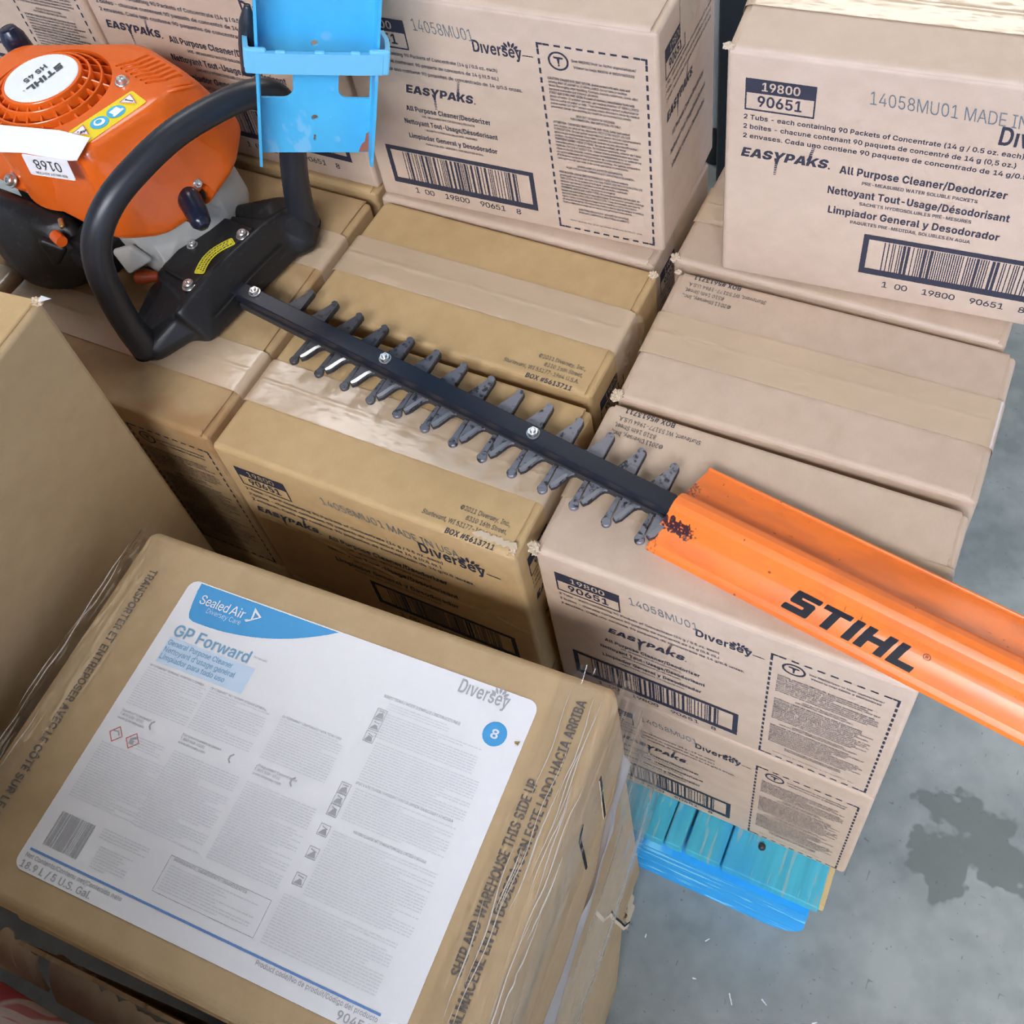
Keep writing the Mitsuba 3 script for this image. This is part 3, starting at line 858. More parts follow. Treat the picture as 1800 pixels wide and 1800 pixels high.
# blue band with its curved foot
band = [(0.0095, -0.0012), (0.1365, -0.0012)]
for t in np.linspace(0, 1, 16):
    a, b, c = np.array([0.1365, -0.0012]), np.array([0.085, -0.034]), np.array([0.021, -0.0320])
    band.append(tuple((1 - t) ** 2 * a + 2 * t * (1 - t) * b + t * t * c))
band += [(0.0165, -0.0305), (0.0140, -0.0265), (0.0118, -0.0180), (0.0100, -0.0080)]
band = Polygon(band).buffer(0)
P = Print(); P.shape(band); lprint('blue_band', P, 'label_blue', 0.0006)
P = Print()
P.text('Sealed', 0.0165, -0.0168, .0078, 480, width=.0275, res=64); P.text('Air', 0.0450, -0.0168, .0078, 480, width=.0135, res=64)
P.shape(Polygon([(.0632, -.0050), (.0725, -.0108), (.0622, -.0182), (.0600, -.0166), (.0648, -.0150), (.0640, -.0100)]).difference(Polygon([(.0655, -.0086), (.0702, -.0112), (.0662, -.0138)])))
lprint('logo', P, 'label_white', 0.0010)
P = Print(); P.text('Diversey Care', 0.0268, -0.0222, .0040, 380, width=.0320); lprint('logo_line', P, 'label_pale', 0.0010)
P = Print(); P.rect(.0110, -.0702, .0895, -.0490); lprint('pale_panel', P, 'label_pale', 0.0006)
P = Print()
P.text('GP Forward', .0112, -.0475, .0098, 640, width=.0705, res=64)
for s, y, w in [('General Purpose Cleaner', -.0552, .0600), ("Nettoyant d'usage g\u00e9n\u00e9ral", -.0612, .0655), ('Limpiador para todo uso', -.0672, .0600)]:
    P.text(s, .0120, y, .0042, 520, width=w)
lprint('product_name', P, 'label_slate', 0.0010)
P = Print(); P.text('TM/MC/MR', .0832, -.0418, .0016, 420, res=22); lprint('trade_mark', P, 'label_dark')
P = Print(); diversey(P, .2420, -.0125, .0430, 640, dash=False); lprint('maker_name', P, 'label_dark')
P = Print()
c8 = Point(.2812, -.0322).buffer(.0089, quad_segs=12)
P.shape(c8.difference(P.textshape('8', .2812, -.0356, .0070, 800))); lprint('number_disc', P, 'label_blue')
P = Print()
r8 = random.Random(11)
def block(x, y0, y1, w, st=.00195, h=.00085, head=0, ragged=.25):
    y, n = y0, 0
    while y > y1:
        f = 1.0 if r8.random() > ragged else r8.uniform(.45, .95)
        P.greek(x, y - h, w, h, r8, f)
        y -= st; n += 1
for x in (.0085, .0648, .1282):
    block(x, -.0760, -.1068, .0535); block(x, -.1240 if x > .01 else -.1372, -.1800, .0575)
block(.0325, -.1250, -.1345, .0250)
for y0, y1, x, w in [(-.0378, -.0430, .1990, .050), (-.0455, -.0640, .1990, .078), (-.0670, -.0950, .2030, .082), (-.1010, -.1235, .2045, .078), (-.1320, -.1750, .2035, .080), (-.1797, -.2120, .1915, .086)]:
    block(x, y0, y1, w)
block(.0480, -.1890, -.1960, .040); block(.0530, -.2000, -.2150, .028); block(.1075, -.1925, -.2090, .072)
lprint('small_print', P, 'label_text', 0.0006)
P = Print()
for x, s in ((.0085, 'GP FORWARD\u2122 GENERAL PURPOSE CLEANER'), (.0648, 'GP FORWARD\u2122 NETTOYANT D\u2019USAGE G\u00c9N\u00c9RAL'), (.1282, 'GP FORWARD\u2122 LIMPIADOR PARA TODO USO')):
    P.text(s, x, -.0748, .0017, 600, width=.0500, res=22)
for x, s in ((.0090, 'Questions? Comments?'), (.0641, 'Pour tout commentaire ou question'), (.1285, '\u00bfPreguntas? Comentarios')):
    P.text(s, x, -.1125, .0019, 520, width=.0265 if x < .05 else .034, res=22)
    P.text('1 800 558-2332', x, -.1155, .0019, 520, res=22); P.text('www.diversey.com', x, -.1185, .0019, 520, res=22)
P.text("DIRECTIONS / MODE D'EMPLOI / INSTRUCCIONES", .1930, -.0352, .0022, 520, width=.0620, res=30)
P.text('SPRAY & WIPE CLEANING: VAPORISER ET ESSUYER: LIMPIEZA CON ROCIADOR Y ATOMIZADOR', .2028, -.0985, .0020, 560, width=.0760, res=22)
P.text('MACHINE CLEANING: NETTOYAGE AUTOMATIQUE: LIMPIEZA A M\u00c1QUINA', .2170, -.1290, .0020, 560, width=.0560, res=22)
P.text('INGREDIENTS : INGR\u00c9DIENTS : INGREDIENTES', .1075, -.1895, .0018, 560, width=.0600, res=22)
P.shape(sbox(.1045, -.2115, .1860, -.1868).difference(sbox(.1048, -.2112, .1857, -.1871)))
for y in (-.0477, -.0561, -.0653, -.1043, -.1123, -.1204, -.1344, -.1504, -.1686):
    P.shape(sbox(.1930, y - .0040, .2010, y + .0040).difference(sbox(.1934, y - .0036, .2006, y + .0036)))
    P.shape(Polygon([(.1938, y - .0030), (.1950 + .002 * r8.random(), y + .0010 * r8.random()), (.1985, y + .0018 * r8.random()), (.2002, y - .0028)]))
    P.shape(LineString([(.1950, y + .0022), (.1992, y + .0005 + .002 * r8.random())]).buffer(.0003))
for x, y in ((.0373, -.1143), (.1076, -.1145), (.1589, -.1132)):
    P.shape(LineString([(x + .0012, y + .0030), (x - .0006, y + .0012), (x - .0006, y - .0012), (x + .0012, y - .0030)]).buffer(.0006))
r9 = random.Random(4); x = .0120
while x < .0415:
    b = r9.choice([.0004, .0006, .0011]); P.rect(x, -.2140, x + b, -.1900); x += b + r9.choice([.0003, .0005, .0009])
lprint('fine_print', P, 'label_dark')
P = Print()
P.text('Net Contents/Contenu net/Contenido neto', .0048, -.2253, .0030, 520, width=.0835, res=36)
P.text('18.9 L / 5 U.S. Gal.', .0045, -.2322, .0047, 560, width=.0620)
lprint('contents_line', P, 'label_dark')
P = Print()
P.text('Product code/No de produit/C\u00f3digo del producto', .1950, -.2245, .0032, 520, width=.0900, res=36)
P.text('90456', .2590, -.2320, .0052, 640, width=.0240)
lprint('code_line', P, 'label_dark')
P = Print(); P.rect(.0057, -.2205, .2855, -.2190); lprint('rule', P, 'label_line')
P = Print()
for x in (.0157, .0307):
    q = Polygon([(x - .0062, -.1293), (x, -.1231), (x + .0062, -.1293), (x, -.1355)])
    P.shape(q.difference(q.buffer(-.0007)))
lprint('hazard_diamond', P, 'label_red')
P = Print()
P.shape(unary_union([Polygon([(.0285, -.132), (.0325, -.132), (.0325, -.129), (.0285, -.129)]), LineString([(.029, -.1285), (.033, -.1262)]).buffer(.0009), LineString([(.0130, -.1275), (.0165, -.127), (.0185, -.1295)]).buffer(.0005)]))
lprint('hazard_sign', P, 'label_dark')
P = Print()
P.text('SHIP AND WAREHOUSE THIS SIDE UP', .3232, -.1830, .0072, 640, width=.1310, rot=math.pi / 2)
P.text('Y ALMACENE EN LA BODEGA CON ESTE LADO HACIA ARRIBA', .3345, -.2170, .0072, 640, width=.2290, rot=math.pi / 2)
P.text('TRANSPORTER ET ENTREPOSER AVEC LE C\u00d4T\u00c9 SUR LE DESSUS', -.0385, -.0035, .0066, 600, width=.2330, rot=-math.pi / 2)
k = add(J + '__side_lettering', ply(P.mesh(0.0004), 'ink_soft'), BJ)
# handle slits in the right side
def slit(pts, w):
    t = extrude(LineString(pts).buffer(w, cap_style=1), 0.0006); t.apply_transform(mat(RIGHT, (JX1 + 0.0002, 0, 0))); return t
add(J + '__handle_slit', ply(slit([(-.0206, -.0528), (-.0235, -.0916), (-.0256, -.128)], .0017), 'void_black'), BJ)
add(J + '__handle_slit', ply(slit([(-.0572, -.0515), (-.0647, -.0621), (-.0650, -.0972), (-.0663, -.1300)], .0015), 'void_black'), BJ)
for dx, w in ((.0023, .0005), (-.0023, .0005)):
    add(J + '__torn_edge', ply(slit([(-.0206 + dx, -.0528), (-.0235 + dx, -.0916), (-.0256 + dx, -.128)], w), 'kraft_raw'), BJ)

# film over the box: a loose clear sheet over its right and left edges
def film_right(a, b):
    path = np.array([(.310, .0016), (.322, .0024), (.336, .0052), (.348, .0045), (.3585, -.006), (.3630, -.024), (.3640, -.055), (.3625, -.090), (.3645, -.125), (.3700, -.160), (.3730, -.200), (.3710, -.235)])
    s = np.linspace(0, 1, len(path))
    x, z = np.interp(b, s, path[:, 0]), np.interp(b, s, path[:, 1])
    y = -0.285 + a * 0.322
    q = np.stack([b * 26 + a * 3.2, a * 2.4 + b * 1.6, b * 0], -1)
    w = meshkit.fbm(q, 3, 5) - 0.5
    ph = b * 62 + a * 5 + 3 * meshkit.noise(np.stack([a * 5, b * 4, b * 0], -1), 4)
    w2 = np.abs(meshkit.noise(np.stack([ph, a * 2.5, b * 0 + 3], -1), 9) - 0.5)
    amp = np.interp(b, [0, .08, .3, .55, 1], [.0004, .0030, .0050, .0070, .0080])
    d = w * 1.5 * amp + (.3 - w2) * np.interp(b, [0, .06, .3, 1], [.0005, .0032, .0042, .0050])
    return np.stack([x + d * np.interp(b, [0, .3, .5, 1], [0, .7, 1, 1]), y, z + d * np.interp(b, [0, .3, .5, 1], [1, .8, .1, 0])], -1)
def film_left(a, b):
    path = np.array([(-.026, .0016), (-.036, .0024), (-.048, .0052), (-.060, .0060), (-.0695, -.002), (-.0735, -.018), (-.0735, -.045), (-.072, -.085)])
    s = np.linspace(0, 1, len(path))
    x, z = np.interp(b, s, path[:, 0]), np.interp(b, s, path[:, 1])
    y = -0.262 + a * 0.288
    w = meshkit.fbm(np.stack([b * 16 + a * 2, a * 5, b * 0 + 7], -1), 3, 15) - 0.5
    w2 = np.abs(meshkit.noise(np.stack([b * 34 + a * 4, a * 4, b * 0 + 1], -1), 21) - .5)
    d = (w * 1.4 + .2) * np.interp(b, [0, .2, .6, 1], [.0004, .003, .006, .003]) + (.3 - w2) * np.interp(b, [0, .1, 1], [.0004, .0030, .0040])
    return np.stack([x - d * np.interp(b, [0, .4, .7, 1], [0, .4, 1, 1]), y, z + d * np.interp(b, [0, .4, .7, 1], [1, 1, .2, 0])], -1)
lab('stretch_film', 'clear wrinkled plastic film wrapped over the edges of the labelled carton', 'plastic film')
gr = grid(film_right, 110, 330)
c = gr.vertices[gr.faces].mean(1)      # the film is torn open over the handle
hole = Polygon([(-.004, -.056), (-.024, -.030), (-.055, -.028), (-.11, -.030), (-.20, -.034), (-.285, -.04), (-.285, -.120), (-.20, -.130), (-.09, -.140), (-.045, -.136), (-.026, -.120), (-.010, -.085)])
import shapely
keep = ~(shapely.contains_xy(hole, c[:, 1], c[:, 2]) & (c[:, 0] > .352))
gr.update_faces(keep); gr.remove_unreferenced_vertices()
add('stretch_film__right_fold', ply(gr, 'film', smooth=True), BJ)
add('stretch_film__left_fold', ply(grid(film_left, 90, 160), 'film', smooth=True), BJ)
def rope(a, b):
    py = np.interp(a, [0, .15, .3, .45, .7, 1], [-.012, -.038, -.055, -.083, -.1235, -.250])
    pz = np.interp(a, [0, .15, .3, .45, .7, 1], [.000, -.010, -.022, -.046, -.060, -.085])
    w = np.interp(a, [0, .3, 1], [.008, .012, .015])
    x = .3722 + .0022 * np.sin(b * 5 + a * 7) + .0007 * np.sin(a * 30 + b * 4)
    return np.stack([x, py + (b - .5) * w * .5, pz - .018 + (b - .5) * w * 1.7], -1)
add('stretch_film__gathered_fold', ply(sheet(rope, 60, 14, 0.0003), 'film_grey', smooth=True), BJ)

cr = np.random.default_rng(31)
for i in range(26):  # pale opaque strands along the film folds, standing for their bright glints
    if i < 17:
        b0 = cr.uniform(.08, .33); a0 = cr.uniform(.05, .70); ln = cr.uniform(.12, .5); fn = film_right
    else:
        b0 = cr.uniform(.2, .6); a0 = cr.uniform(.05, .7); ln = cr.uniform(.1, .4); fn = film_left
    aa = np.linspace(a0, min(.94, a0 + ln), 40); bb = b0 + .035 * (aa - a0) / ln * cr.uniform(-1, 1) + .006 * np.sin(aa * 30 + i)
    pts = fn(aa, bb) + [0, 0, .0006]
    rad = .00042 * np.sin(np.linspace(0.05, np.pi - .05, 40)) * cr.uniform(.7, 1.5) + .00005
    add('stretch_film__crease', ply(tube(pts, rad, 6, 1), 'film_glint', smooth=True), BJ)
# big worn carton carrying it
lab('worn_carton', 'large worn brown carton with a torn lower corner, carrying the labelled carton', 'box')
big = rbox(-0.066, 0.3515, -0.262, 0.0260, FLOOR + 0.0005, -0.1395, 0.006, 12)
cut = trimesh.creation.box(bounds=[[0.30, -0.030, FLOOR - .01], [0.40, 0.08, -0.470]])
cut.apply_transform(trimesh.transformations.rotation_matrix(-0.28, [1, 0, 0], [0.35, -0.01, -0.47]))
big = from_man(to_man(big) - to_man(cut))
add('worn_carton__body', ply(big, 'kraft_grey', smooth=30), BJ)
def zig(x0, y0, y1, z, h, n):
    ys = np.linspace(y0, y1, 2 * n + 1); zs = z + h * (np.arange(2 * n + 1) % 2)
    t = extrude(LineString(np.stack([ys, zs], 1)).buffer(.00035, join_style=2, cap_style=2), 0.0030)
    t.apply_transform(mat(RIGHT, (x0, 0, 0))); return t
add('worn_carton__seam_shade', ply(rbox(0.300, 0.3455, -0.257, -0.066, -0.1394, -0.1325, .0006, 8), 'void_black'), BJ)  # black strip painting the shade inside the seam
add('worn_carton__corrugated_edge', ply(zig(0.3458, -0.255, -0.067, -0.1385, 0.0048, 46), 'kraft_raw'), BJ)
for i in range(4):
    def lay(a, b, i=i):
        z = -0.475 - a * 0.125 * (1 - .1 * i)
        return np.stack([0.344 - .0045 * i + .0012 * np.sin(a * 50 + i), -0.004 - .010 * a + b * (.020 + .004 * i) + .002 * np.sin(a * 23 + i * 2), z + 0 * b], -1)
    add('worn_carton__torn_layer', ply(sheet(lay, 40, 6, 0.0012), 'paper_torn' if i % 2 else 'kraft_raw', smooth=False), BJ)
crk = [(-.0689, -.2700), (-.0620, -.330), (-.0496, -.3608), (-.0450, -.410), (-.0395, -.4479), (-.0330, -.500), (-.0222, -.5300)]
t = extrude(LineString(crk).buffer(.0016), .0007); t.apply_transform(mat(RIGHT, (0.3515, 0, 0)))
add('worn_carton__tear', ply(t, 'paper_torn'), BJ)
t = extrude(LineString(np.array(crk[2:]) + [.0022, -.004]).buffer(.0022), .0005); t.apply_transform(mat(RIGHT, (0.3514, 0, 0)))
add('worn_carton__tear_gap', ply(t, 'void_black'), BJ)
def ragged(x0, x1, zt, amp, seed, n=70, zb=FLOOR + .001):
    r = np.random.default_rng(seed); xs = np.linspace(x0, x1, n)
    z = zt + amp * (meshkit.fbm(np.stack([xs * 45, xs * 0, xs * 0], -1), 4, seed) - .5) * 2 + r.uniform(-.0012, .0012, n)
    return Polygon([(x0, zb)] + list(zip(xs, z)) + [(x1, zb)])
for nm, poly, y, bs in [('torn_wall', ragged(-.066, .3515, -.178, .018, 3), -.2750, 'kraft_grey'), ]:
    t = extrude(poly, 0.0035); t.apply_transform(mat(FRONT, (0, y, 0)))
    add('worn_carton__' + nm, ply(t, bs), BJ)

def flap_out(x0, x1, seed, depth, z0):   # hangs in front of the torn wall
    def f(a, b):
        x = x0 + (x1 - x0) * a
        r = (meshkit.fbm(np.stack([x * 42, x * 0 + seed, x * 0], -1), 4, seed) - .5) * .020 + .004 * np.abs(np.sin(x * 170 + seed))
        y = -.2800 + r * (1 - b) - depth * b
        z = z0 - .004 + r * .5 * (1 - b) - .045 * b * b + .002 * np.sin(x * 60 + b * 3)
        return np.stack([x, y, z], -1)
    return sheet(f, 110, 10, 0.0030)
add('worn_carton__torn_flap', ply(flap_out(-.052, .350, 12, .024, -.205), 'kraft_raw', smooth=40), BJ)
add('worn_carton__torn_flap', ply(flap_out(-.135, -.060, 5, .020, -.196), 'kraft_raw', smooth=40), BJ)

# tall plain carton at the left
BK = mat(rz(math.radians(5.0)), (-0.3562, -0.0392, 0))
lab('plain_carton', 'tall plain brown carton at the left edge, rising beside the labelled carton', 'box')
add('plain_carton__body', ply(rbox(-0.42, 0, -0.335, 0, FLOOR + .0005, 0.2002, 0.0045, 12), 'kraft_grey', smooth=35), BK)
add('plain_carton__top_flap', ply(rbox(-0.415, -0.0045, -0.1660, -0.0008, 0.1990, 0.2030, 0.0018, 8), 'kraft', smooth=35), BK)
add('plain_carton__top_flap', ply(rbox(-0.415, -0.0045, -0.3340, -0.1680, 0.1990, 0.2030, 0.0018, 8), 'kraft', smooth=35), BK)
add('plain_carton__torn_corner', ply(crumple(9, 0.0042), 'paper_torn'), BK @ mat(t=(-0.003, -0.002, 0.2015)))
add('plain_carton__torn_corner', ply(trimesh.convex.convex_hull([(0, 0, 0), (.011, .004, .002), (.015, .001, .006), (.006, -.003, .0045), (.002, .004, .003)]), 'film_edge'), BK @ mat(t=(-0.002, -0.002, 0.2015)))

# printed bag at the lower left corner
lab('printed_bag', 'red and white printed bag at the lower left corner, below the torn carton', 'bag')
add('printed_bag', ply(hull([(-0.33, -0.453, -0.178, .018), (-0.15, -0.455, -0.186, .018), (-0.31, -0.62, -0.215, .03), (-0.15, -0.62, -0.225, .03), (-0.29, -0.525, -0.58, .043), (-0.15, -0.525, -0.58, .043), (-0.29, -0.62, -0.58, .043), (-0.15, -0.62, -0.58, .043), (-.24, -.54, -.200, .03)]), 'bag_print', smooth=50))

# ------------------------------------------------------------------ blue steel channel leaning by the engine handle
Bo = np.array([-0.29708, 0.222, 0.14133])
rd = (Bo - CAM_C) / np.linalg.norm(Bo - CAM_C)
U = math.cos(math.radians(44)) * -CAM_R[1] + math.sin(math.radians(44)) * -rd; U /= np.linalg.norm(U)
Nn = np.cross(CAM_R[0], U); Nn /= np.linalg.norm(Nn)
Rt = CAM_R[0] - rd * (CAM_R[0] @ U) / (rd @ U); Rt /= np.linalg.norm(Rt)
Nn = np.cross(Rt, U); Nn /= np.linalg.norm(Nn)
BB_ = mat(np.stack([Rt, U, Nn], 1), Bo)      # local x right, y up along the channel, z towards the viewer
lab('steel_channel', 'sky blue painted steel channel with a cross strap, leaning on the black engine handle', 'steel channel')
wl, hl = 0.0470, 0.46
web = sbox(-wl, 0.0, wl, hl)
for sgn in (-1, 1):
    s = sbox(min(sgn * .0185, sgn * .0445), .0560, max(sgn * .0185, sgn * .0445), .0860).buffer(-.0085).buffer(.0085, quad_segs=8).union(sbox(min(sgn * .031, sgn * .0445), .0560, max(sgn * .031, sgn * .0445), .0860))
    web = web.difference(s)
web = web.difference(Point(-.0010, .0365).buffer(.0028)).difference(Point(-.0012, .1080).buffer(.0028)).difference(sbox(-.0018, .0125, .0000, .0190))
add('steel_channel__web', ply(extrude(web, 0.0022), 'blue_metal', smooth=30), BB_)
for sgn in (-1, 1):
    fl = Polygon([(0, 0.002), (.0035, -0.001), (.0170, -0.004), (.0205, .004), (.0250, .05), (.0265, hl), (0, hl)])
    t = extrude(fl, 0.0024); t.apply_transform(mat(np.array([[0, 0, 1.0], [0, 1, 0], [1, 0, 0]]) @ np.diag([1, 1, 1.0]), (wl - .0012 if sgn > 0 else -wl - .0012, 0, 0)))
    add('steel_channel__flange', ply(t, 'blue_metal', smooth=30), BB_)
# the strap: a flat band in front of the flanges with its ends rolled round them
sp = LineString([(-wl - .0055, -.004), (-wl - .0085, .008), (-wl - .0080, .022), (-wl - .0030, .0292), (-.030, .0300), (.030, .0300), (wl + .0030, .0292), (wl + .0080, .022), (wl + .0085, .008), (wl + .0055, -.004)])
spoly = sp.buffer(.0019, cap_style=2, join_style=1)
t = extrude(spoly, 0.0185); t.apply_transform(mat(np.array([[1.0, 0, 0], [0, 0, 1], [0, 1, 0]]), (0, .0985, 0)))
add('steel_channel__strap', ply(t, 'blue_strap', smooth=30), BB_)
for x in (-wl - .001, wl + .001):
    t = hull([(x - .0062, .0995, .0285, .0022), (x + .0062, .0995, .0285, .0022), (x - .0062, .1180, .0285, .0022), (x + .0062, .1180, .0285, .0022)])
    add('steel_channel__strap_tab', ply(t, 'blue_strap', smooth=40), BB_)
for x in (-.029, 0.001, .029):
    add('steel_channel__weld_bead', ply(hull([(x - .0025, .1170, .0295, .0018), (x + .0025, .1170, .0295, .0018)]), 'blue_strap', smooth=True), BB_)
t = extrude(Polygon([(.0370, .0008), (.0455, .0008), (.0452, .022), (.0430, .020), (.0422, .012), (.0395, .009)]), .0004); t.apply_translation([0, 0, .0022])
add('steel_channel__rust_patch', ply(t, 'rust'), BB_)
add('steel_channel__rubber_sleeve', ply(tube([(-.0530, .080, .002), (-.0535, .105, .002), (-.0530, .126, .002), (-.0520, .140, .002)], [.0062, .0070, .0060, .0024]), 'rubber', smooth=True), BB_)

# ------------------------------------------------------------------ behind the stack
lab('white_pipe', 'white upright pipe with a black foot, seen in the gap between the two printed cartons', 'pipe')
add('white_pipe__tube', ply(tube([(-0.2445, 1.14, FLOOR + .06), (-0.2445, 1.14, 1.6)], 0.0115, sub=1), 'pipe_white', smooth=40))
add('white_pipe__foot', ply(lathe([(0, 0), (.022, 0), (.022, .02), (.0135, .055), (.0135, .075), (0, .075)]), 'dark_metal', smooth=40), mat(t=(-0.2445, 1.14, FLOOR + .0003)))
lab('dark_cabinet', 'dark metal cabinet standing in the shade behind the tilted carton', 'cabinet')
add('dark_cabinet', ply(rbox(-0.215, 0.10, 1.05, 1.5, FLOOR + .0005, 0.55, 0.006, 8), 'dark_metal', smooth=35))

# unseen cartons added behind the camera to shade the labelled carton
for i in range(4):
    for j in range(3 if i < 2 else 2):
        k = uniq('shade_carton'); lab(k, 'unseen carton added behind the camera to cast shade, ' + ('bottom', 'second', 'third', 'top')[i] + ' of the ' + ('left', 'middle', 'right')[j] + ' stack', 'box', 'cartons added behind the camera for their shade')
        add(k + '__body', ply(rbox(-0.98 + .57 * j, -0.415 + .57 * j, -1.16, -0.71, FLOOR + .0005 + .295 * i, FLOOR + .295 * (i + 1), .005, 8), 'kraft_grey', smooth=35))
# slivers on the floor
for i, (x, y, a, l) in enumerate([(0.185, -0.095, .9, .006), (0.228, -0.141, -1.0, .012), (0.262, -0.129, -.5, .008), (0.317, -0.126, .6, .006), (0.12, -0.119, 1.6, .004), (0.185, -0.138, .2, .004)]):
    s = Polygon([(-l / 2, -.0007), (l / 2, -.0003), (l / 2, .0006), (-l / 2, .0009)])
    k = add('paper_sliver', ply(extrude(s, 0.0006), 'tag_paper'), mat(rz(a), (x, y, FLOOR + .0002)))
    lab(k, ['short white sliver on the floor closest to the blue pallet beam', 'longest white sliver on the open concrete floor', 'slanting white sliver on the floor right of the longest one', 'white sliver farthest right on the concrete floor', 'tiny white speck on the floor beside the worn carton', 'tiny white speck on the floor left of the longest sliver'][i], 'paper scrap', 'white slivers on the floor')
k = add('leaf_scrap', ply(trimesh.convex.convex_hull([(0, 0, 0), (.004, .001, .0006), (.0035, -.0022, .0004), (.001, -.002, .0022)]), 'brass'), BJ @ mat(t=(.2965, -.0320, .0005)))
lab(k, 'tiny yellow and brown scrap lying on the white label beside the blue disc', 'scrap')

# ------------------------------------------------------------------ the hedge trimmer
uu = np.array([0.98743, -0.15807, 0.0]); vv = np.array([0.15807, 0.98743, 0.0])
TT = mat(np.stack([uu, vv, [0, 0, 1.0]], 1), (-0.34906, 0.13562, 0))     # local: along the blade, across it, up
H = 'hedge_trimmer'
lab(H, 'orange and black hedge trimmer lying on the cartons with its toothed blade bare', 'hedge trimmer')
def tp(name, mesh, bsdf, smooth=35, M=None, label=None):
    k = add(H + '__' + name, ply(mesh, bsdf, smooth=smooth), TT if M is None else TT @ M)
    if label: labels[k] = {'label': label}
    return k
def soften(t, length=.005, it=10, lamb=.5):
    q = from_man(to_man(t).refine_to_length(length))
    q = trimesh.Trimesh(q.vertices, q.faces, process=True)
    trimesh.smoothing.filter_laplacian(q, lamb=lamb, iterations=it, volume_constraint=False)
    return q
def union(ts):
    q = to_man(ts[0])
    for t in ts[1:]: q = q + to_man(t)
    return from_man(q)
# blade
tp('blade_bar', rbox(-0.030, 0.458, -0.0115, 0.0045, 0.0205, 0.0303, 0.0012, 8), 'bar_paint', label='dark painted bar carrying the blades')
tp('cutter_plate', rbox(-0.010, 0.446, -0.0132, 0.0076, 0.0130, 0.0206, 0.0008, 8), 'tooth_dark')
up = Polygon([(-.0108, .0065), (-.0088, .0105), (-.0028, .0275), (-.0022, .0305)] + [(0.0036 * math.cos(t), .0312 + .0036 * math.sin(t)) for t in np.linspace(math.pi * .95, math.pi * .02, 9)] + [(.0040, .0290), (.0044, .0240), (.0060, .0125), (.0068, .0065)])
PLY_UP = ply(extrude(up, 0.0028, 0.0166), 'tooth_steel'); PLY_UP2 = ply(extrude(up.buffer(.0005), 0.0026, 0.0138), 'tooth_dark')
arm = Polygon([(-.0062, -.0090), (-.0050, -.0130), (-.0042, -.0250), (-.0037, -.0350)] + [(.0040 * math.cos(t), -.0368 + .0040 * math.sin(t)) for t in np.linspace(math.pi, 2 * math.pi, 9)] + [(.0034, -.0345), (.0010, -.0310), (-.0016, -.0140), (.0000, -.0090)])
wed = Polygon([(-.0006, -.0095), (.0010, -.0125), (.0033, -.0318), (.0064, -.0332), (.0092, -.0295), (.0125, -.0175), (.0146, -.0142), (.0185, -.0124), (.0205, -.0095)])
bev = Polygon([(.0044, -.0322), (.0065, -.0331), (.0093, -.0295), (.0126, -.0176), (.0147, -.0143), (.0115, -.0138), (.0094, -.0172)])
PLY_ARM, PLY_WED = ply(extrude(arm, 0.0028, 0.0136), 'tooth_steel'), ply(extrude(wed, 0.0028, 0.0166), 'tooth_steel')
PLY_BEV = [ply(extrude(bev, 0.0004, 0.0194), b) for b in ('bright_steel', 'bevel_steel')]
PLY_WED2 = ply(extrude(wed.buffer(.0004), 0.0026, 0.0139), 'tooth_dark')
PLY_KNOB = ply(lathe([(0, .0136), (.0042, .0136), (.0042, .0166), (.0036, .0171), (0, .0171)], 18), 'tooth_steel', smooth=40)
for k in range(14):
    M = TT @ mat(t=(0.0405 + 0.03 * k, 0, 0))
    add(H + '__upper_tooth', PLY_UP, M); add(H + '__lower_tooth', PLY_UP2, M)
for k in range(13):
    M = TT @ mat(t=(0.0793 + 0.03 * k, 0, 0))
    a = add(H + '__guard_tooth', PLY_ARM, M); add(a + '__tip', PLY_KNOB, M @ mat(t=(0, -.0368, 0)))
    b = add(H + '__cutting_tooth', PLY_WED, M); add(b + '__edge', PLY_BEV[0 if k < 3 else 1], M); add(b + '__base', PLY_WED2, M)
bolt = lathe([(0, 0), (.0056, 0), (.0058, .0008), (.0056, .0014), (.0044, .0016)], 24)
hexn = extrude(Point(0, 0).buffer(.0046, quad_segs=2).convex_hull if False else Polygon([(.0044 * math.cos(t), .0044 * math.sin(t)) for t in np.arange(6) * math.pi / 3]), .0028, .0014)
stud = lathe([(0, .004), (.0024, .004), (.0024, .0054), (.0018, .0060), (0, .0060)], 16)
PLY_NUT = ply(trimesh.util.concatenate([bolt, hexn, stud]), 'steel', smooth=30)
for x, y in ((0.0028, -.0005), (0.1626, -.0024), (0.3200, -.0035), (0.4350, -.004)):
    if x < .43: add(H + '__bar_nut', PLY_NUT, TT @ mat(t=(x, y, 0.0302)))
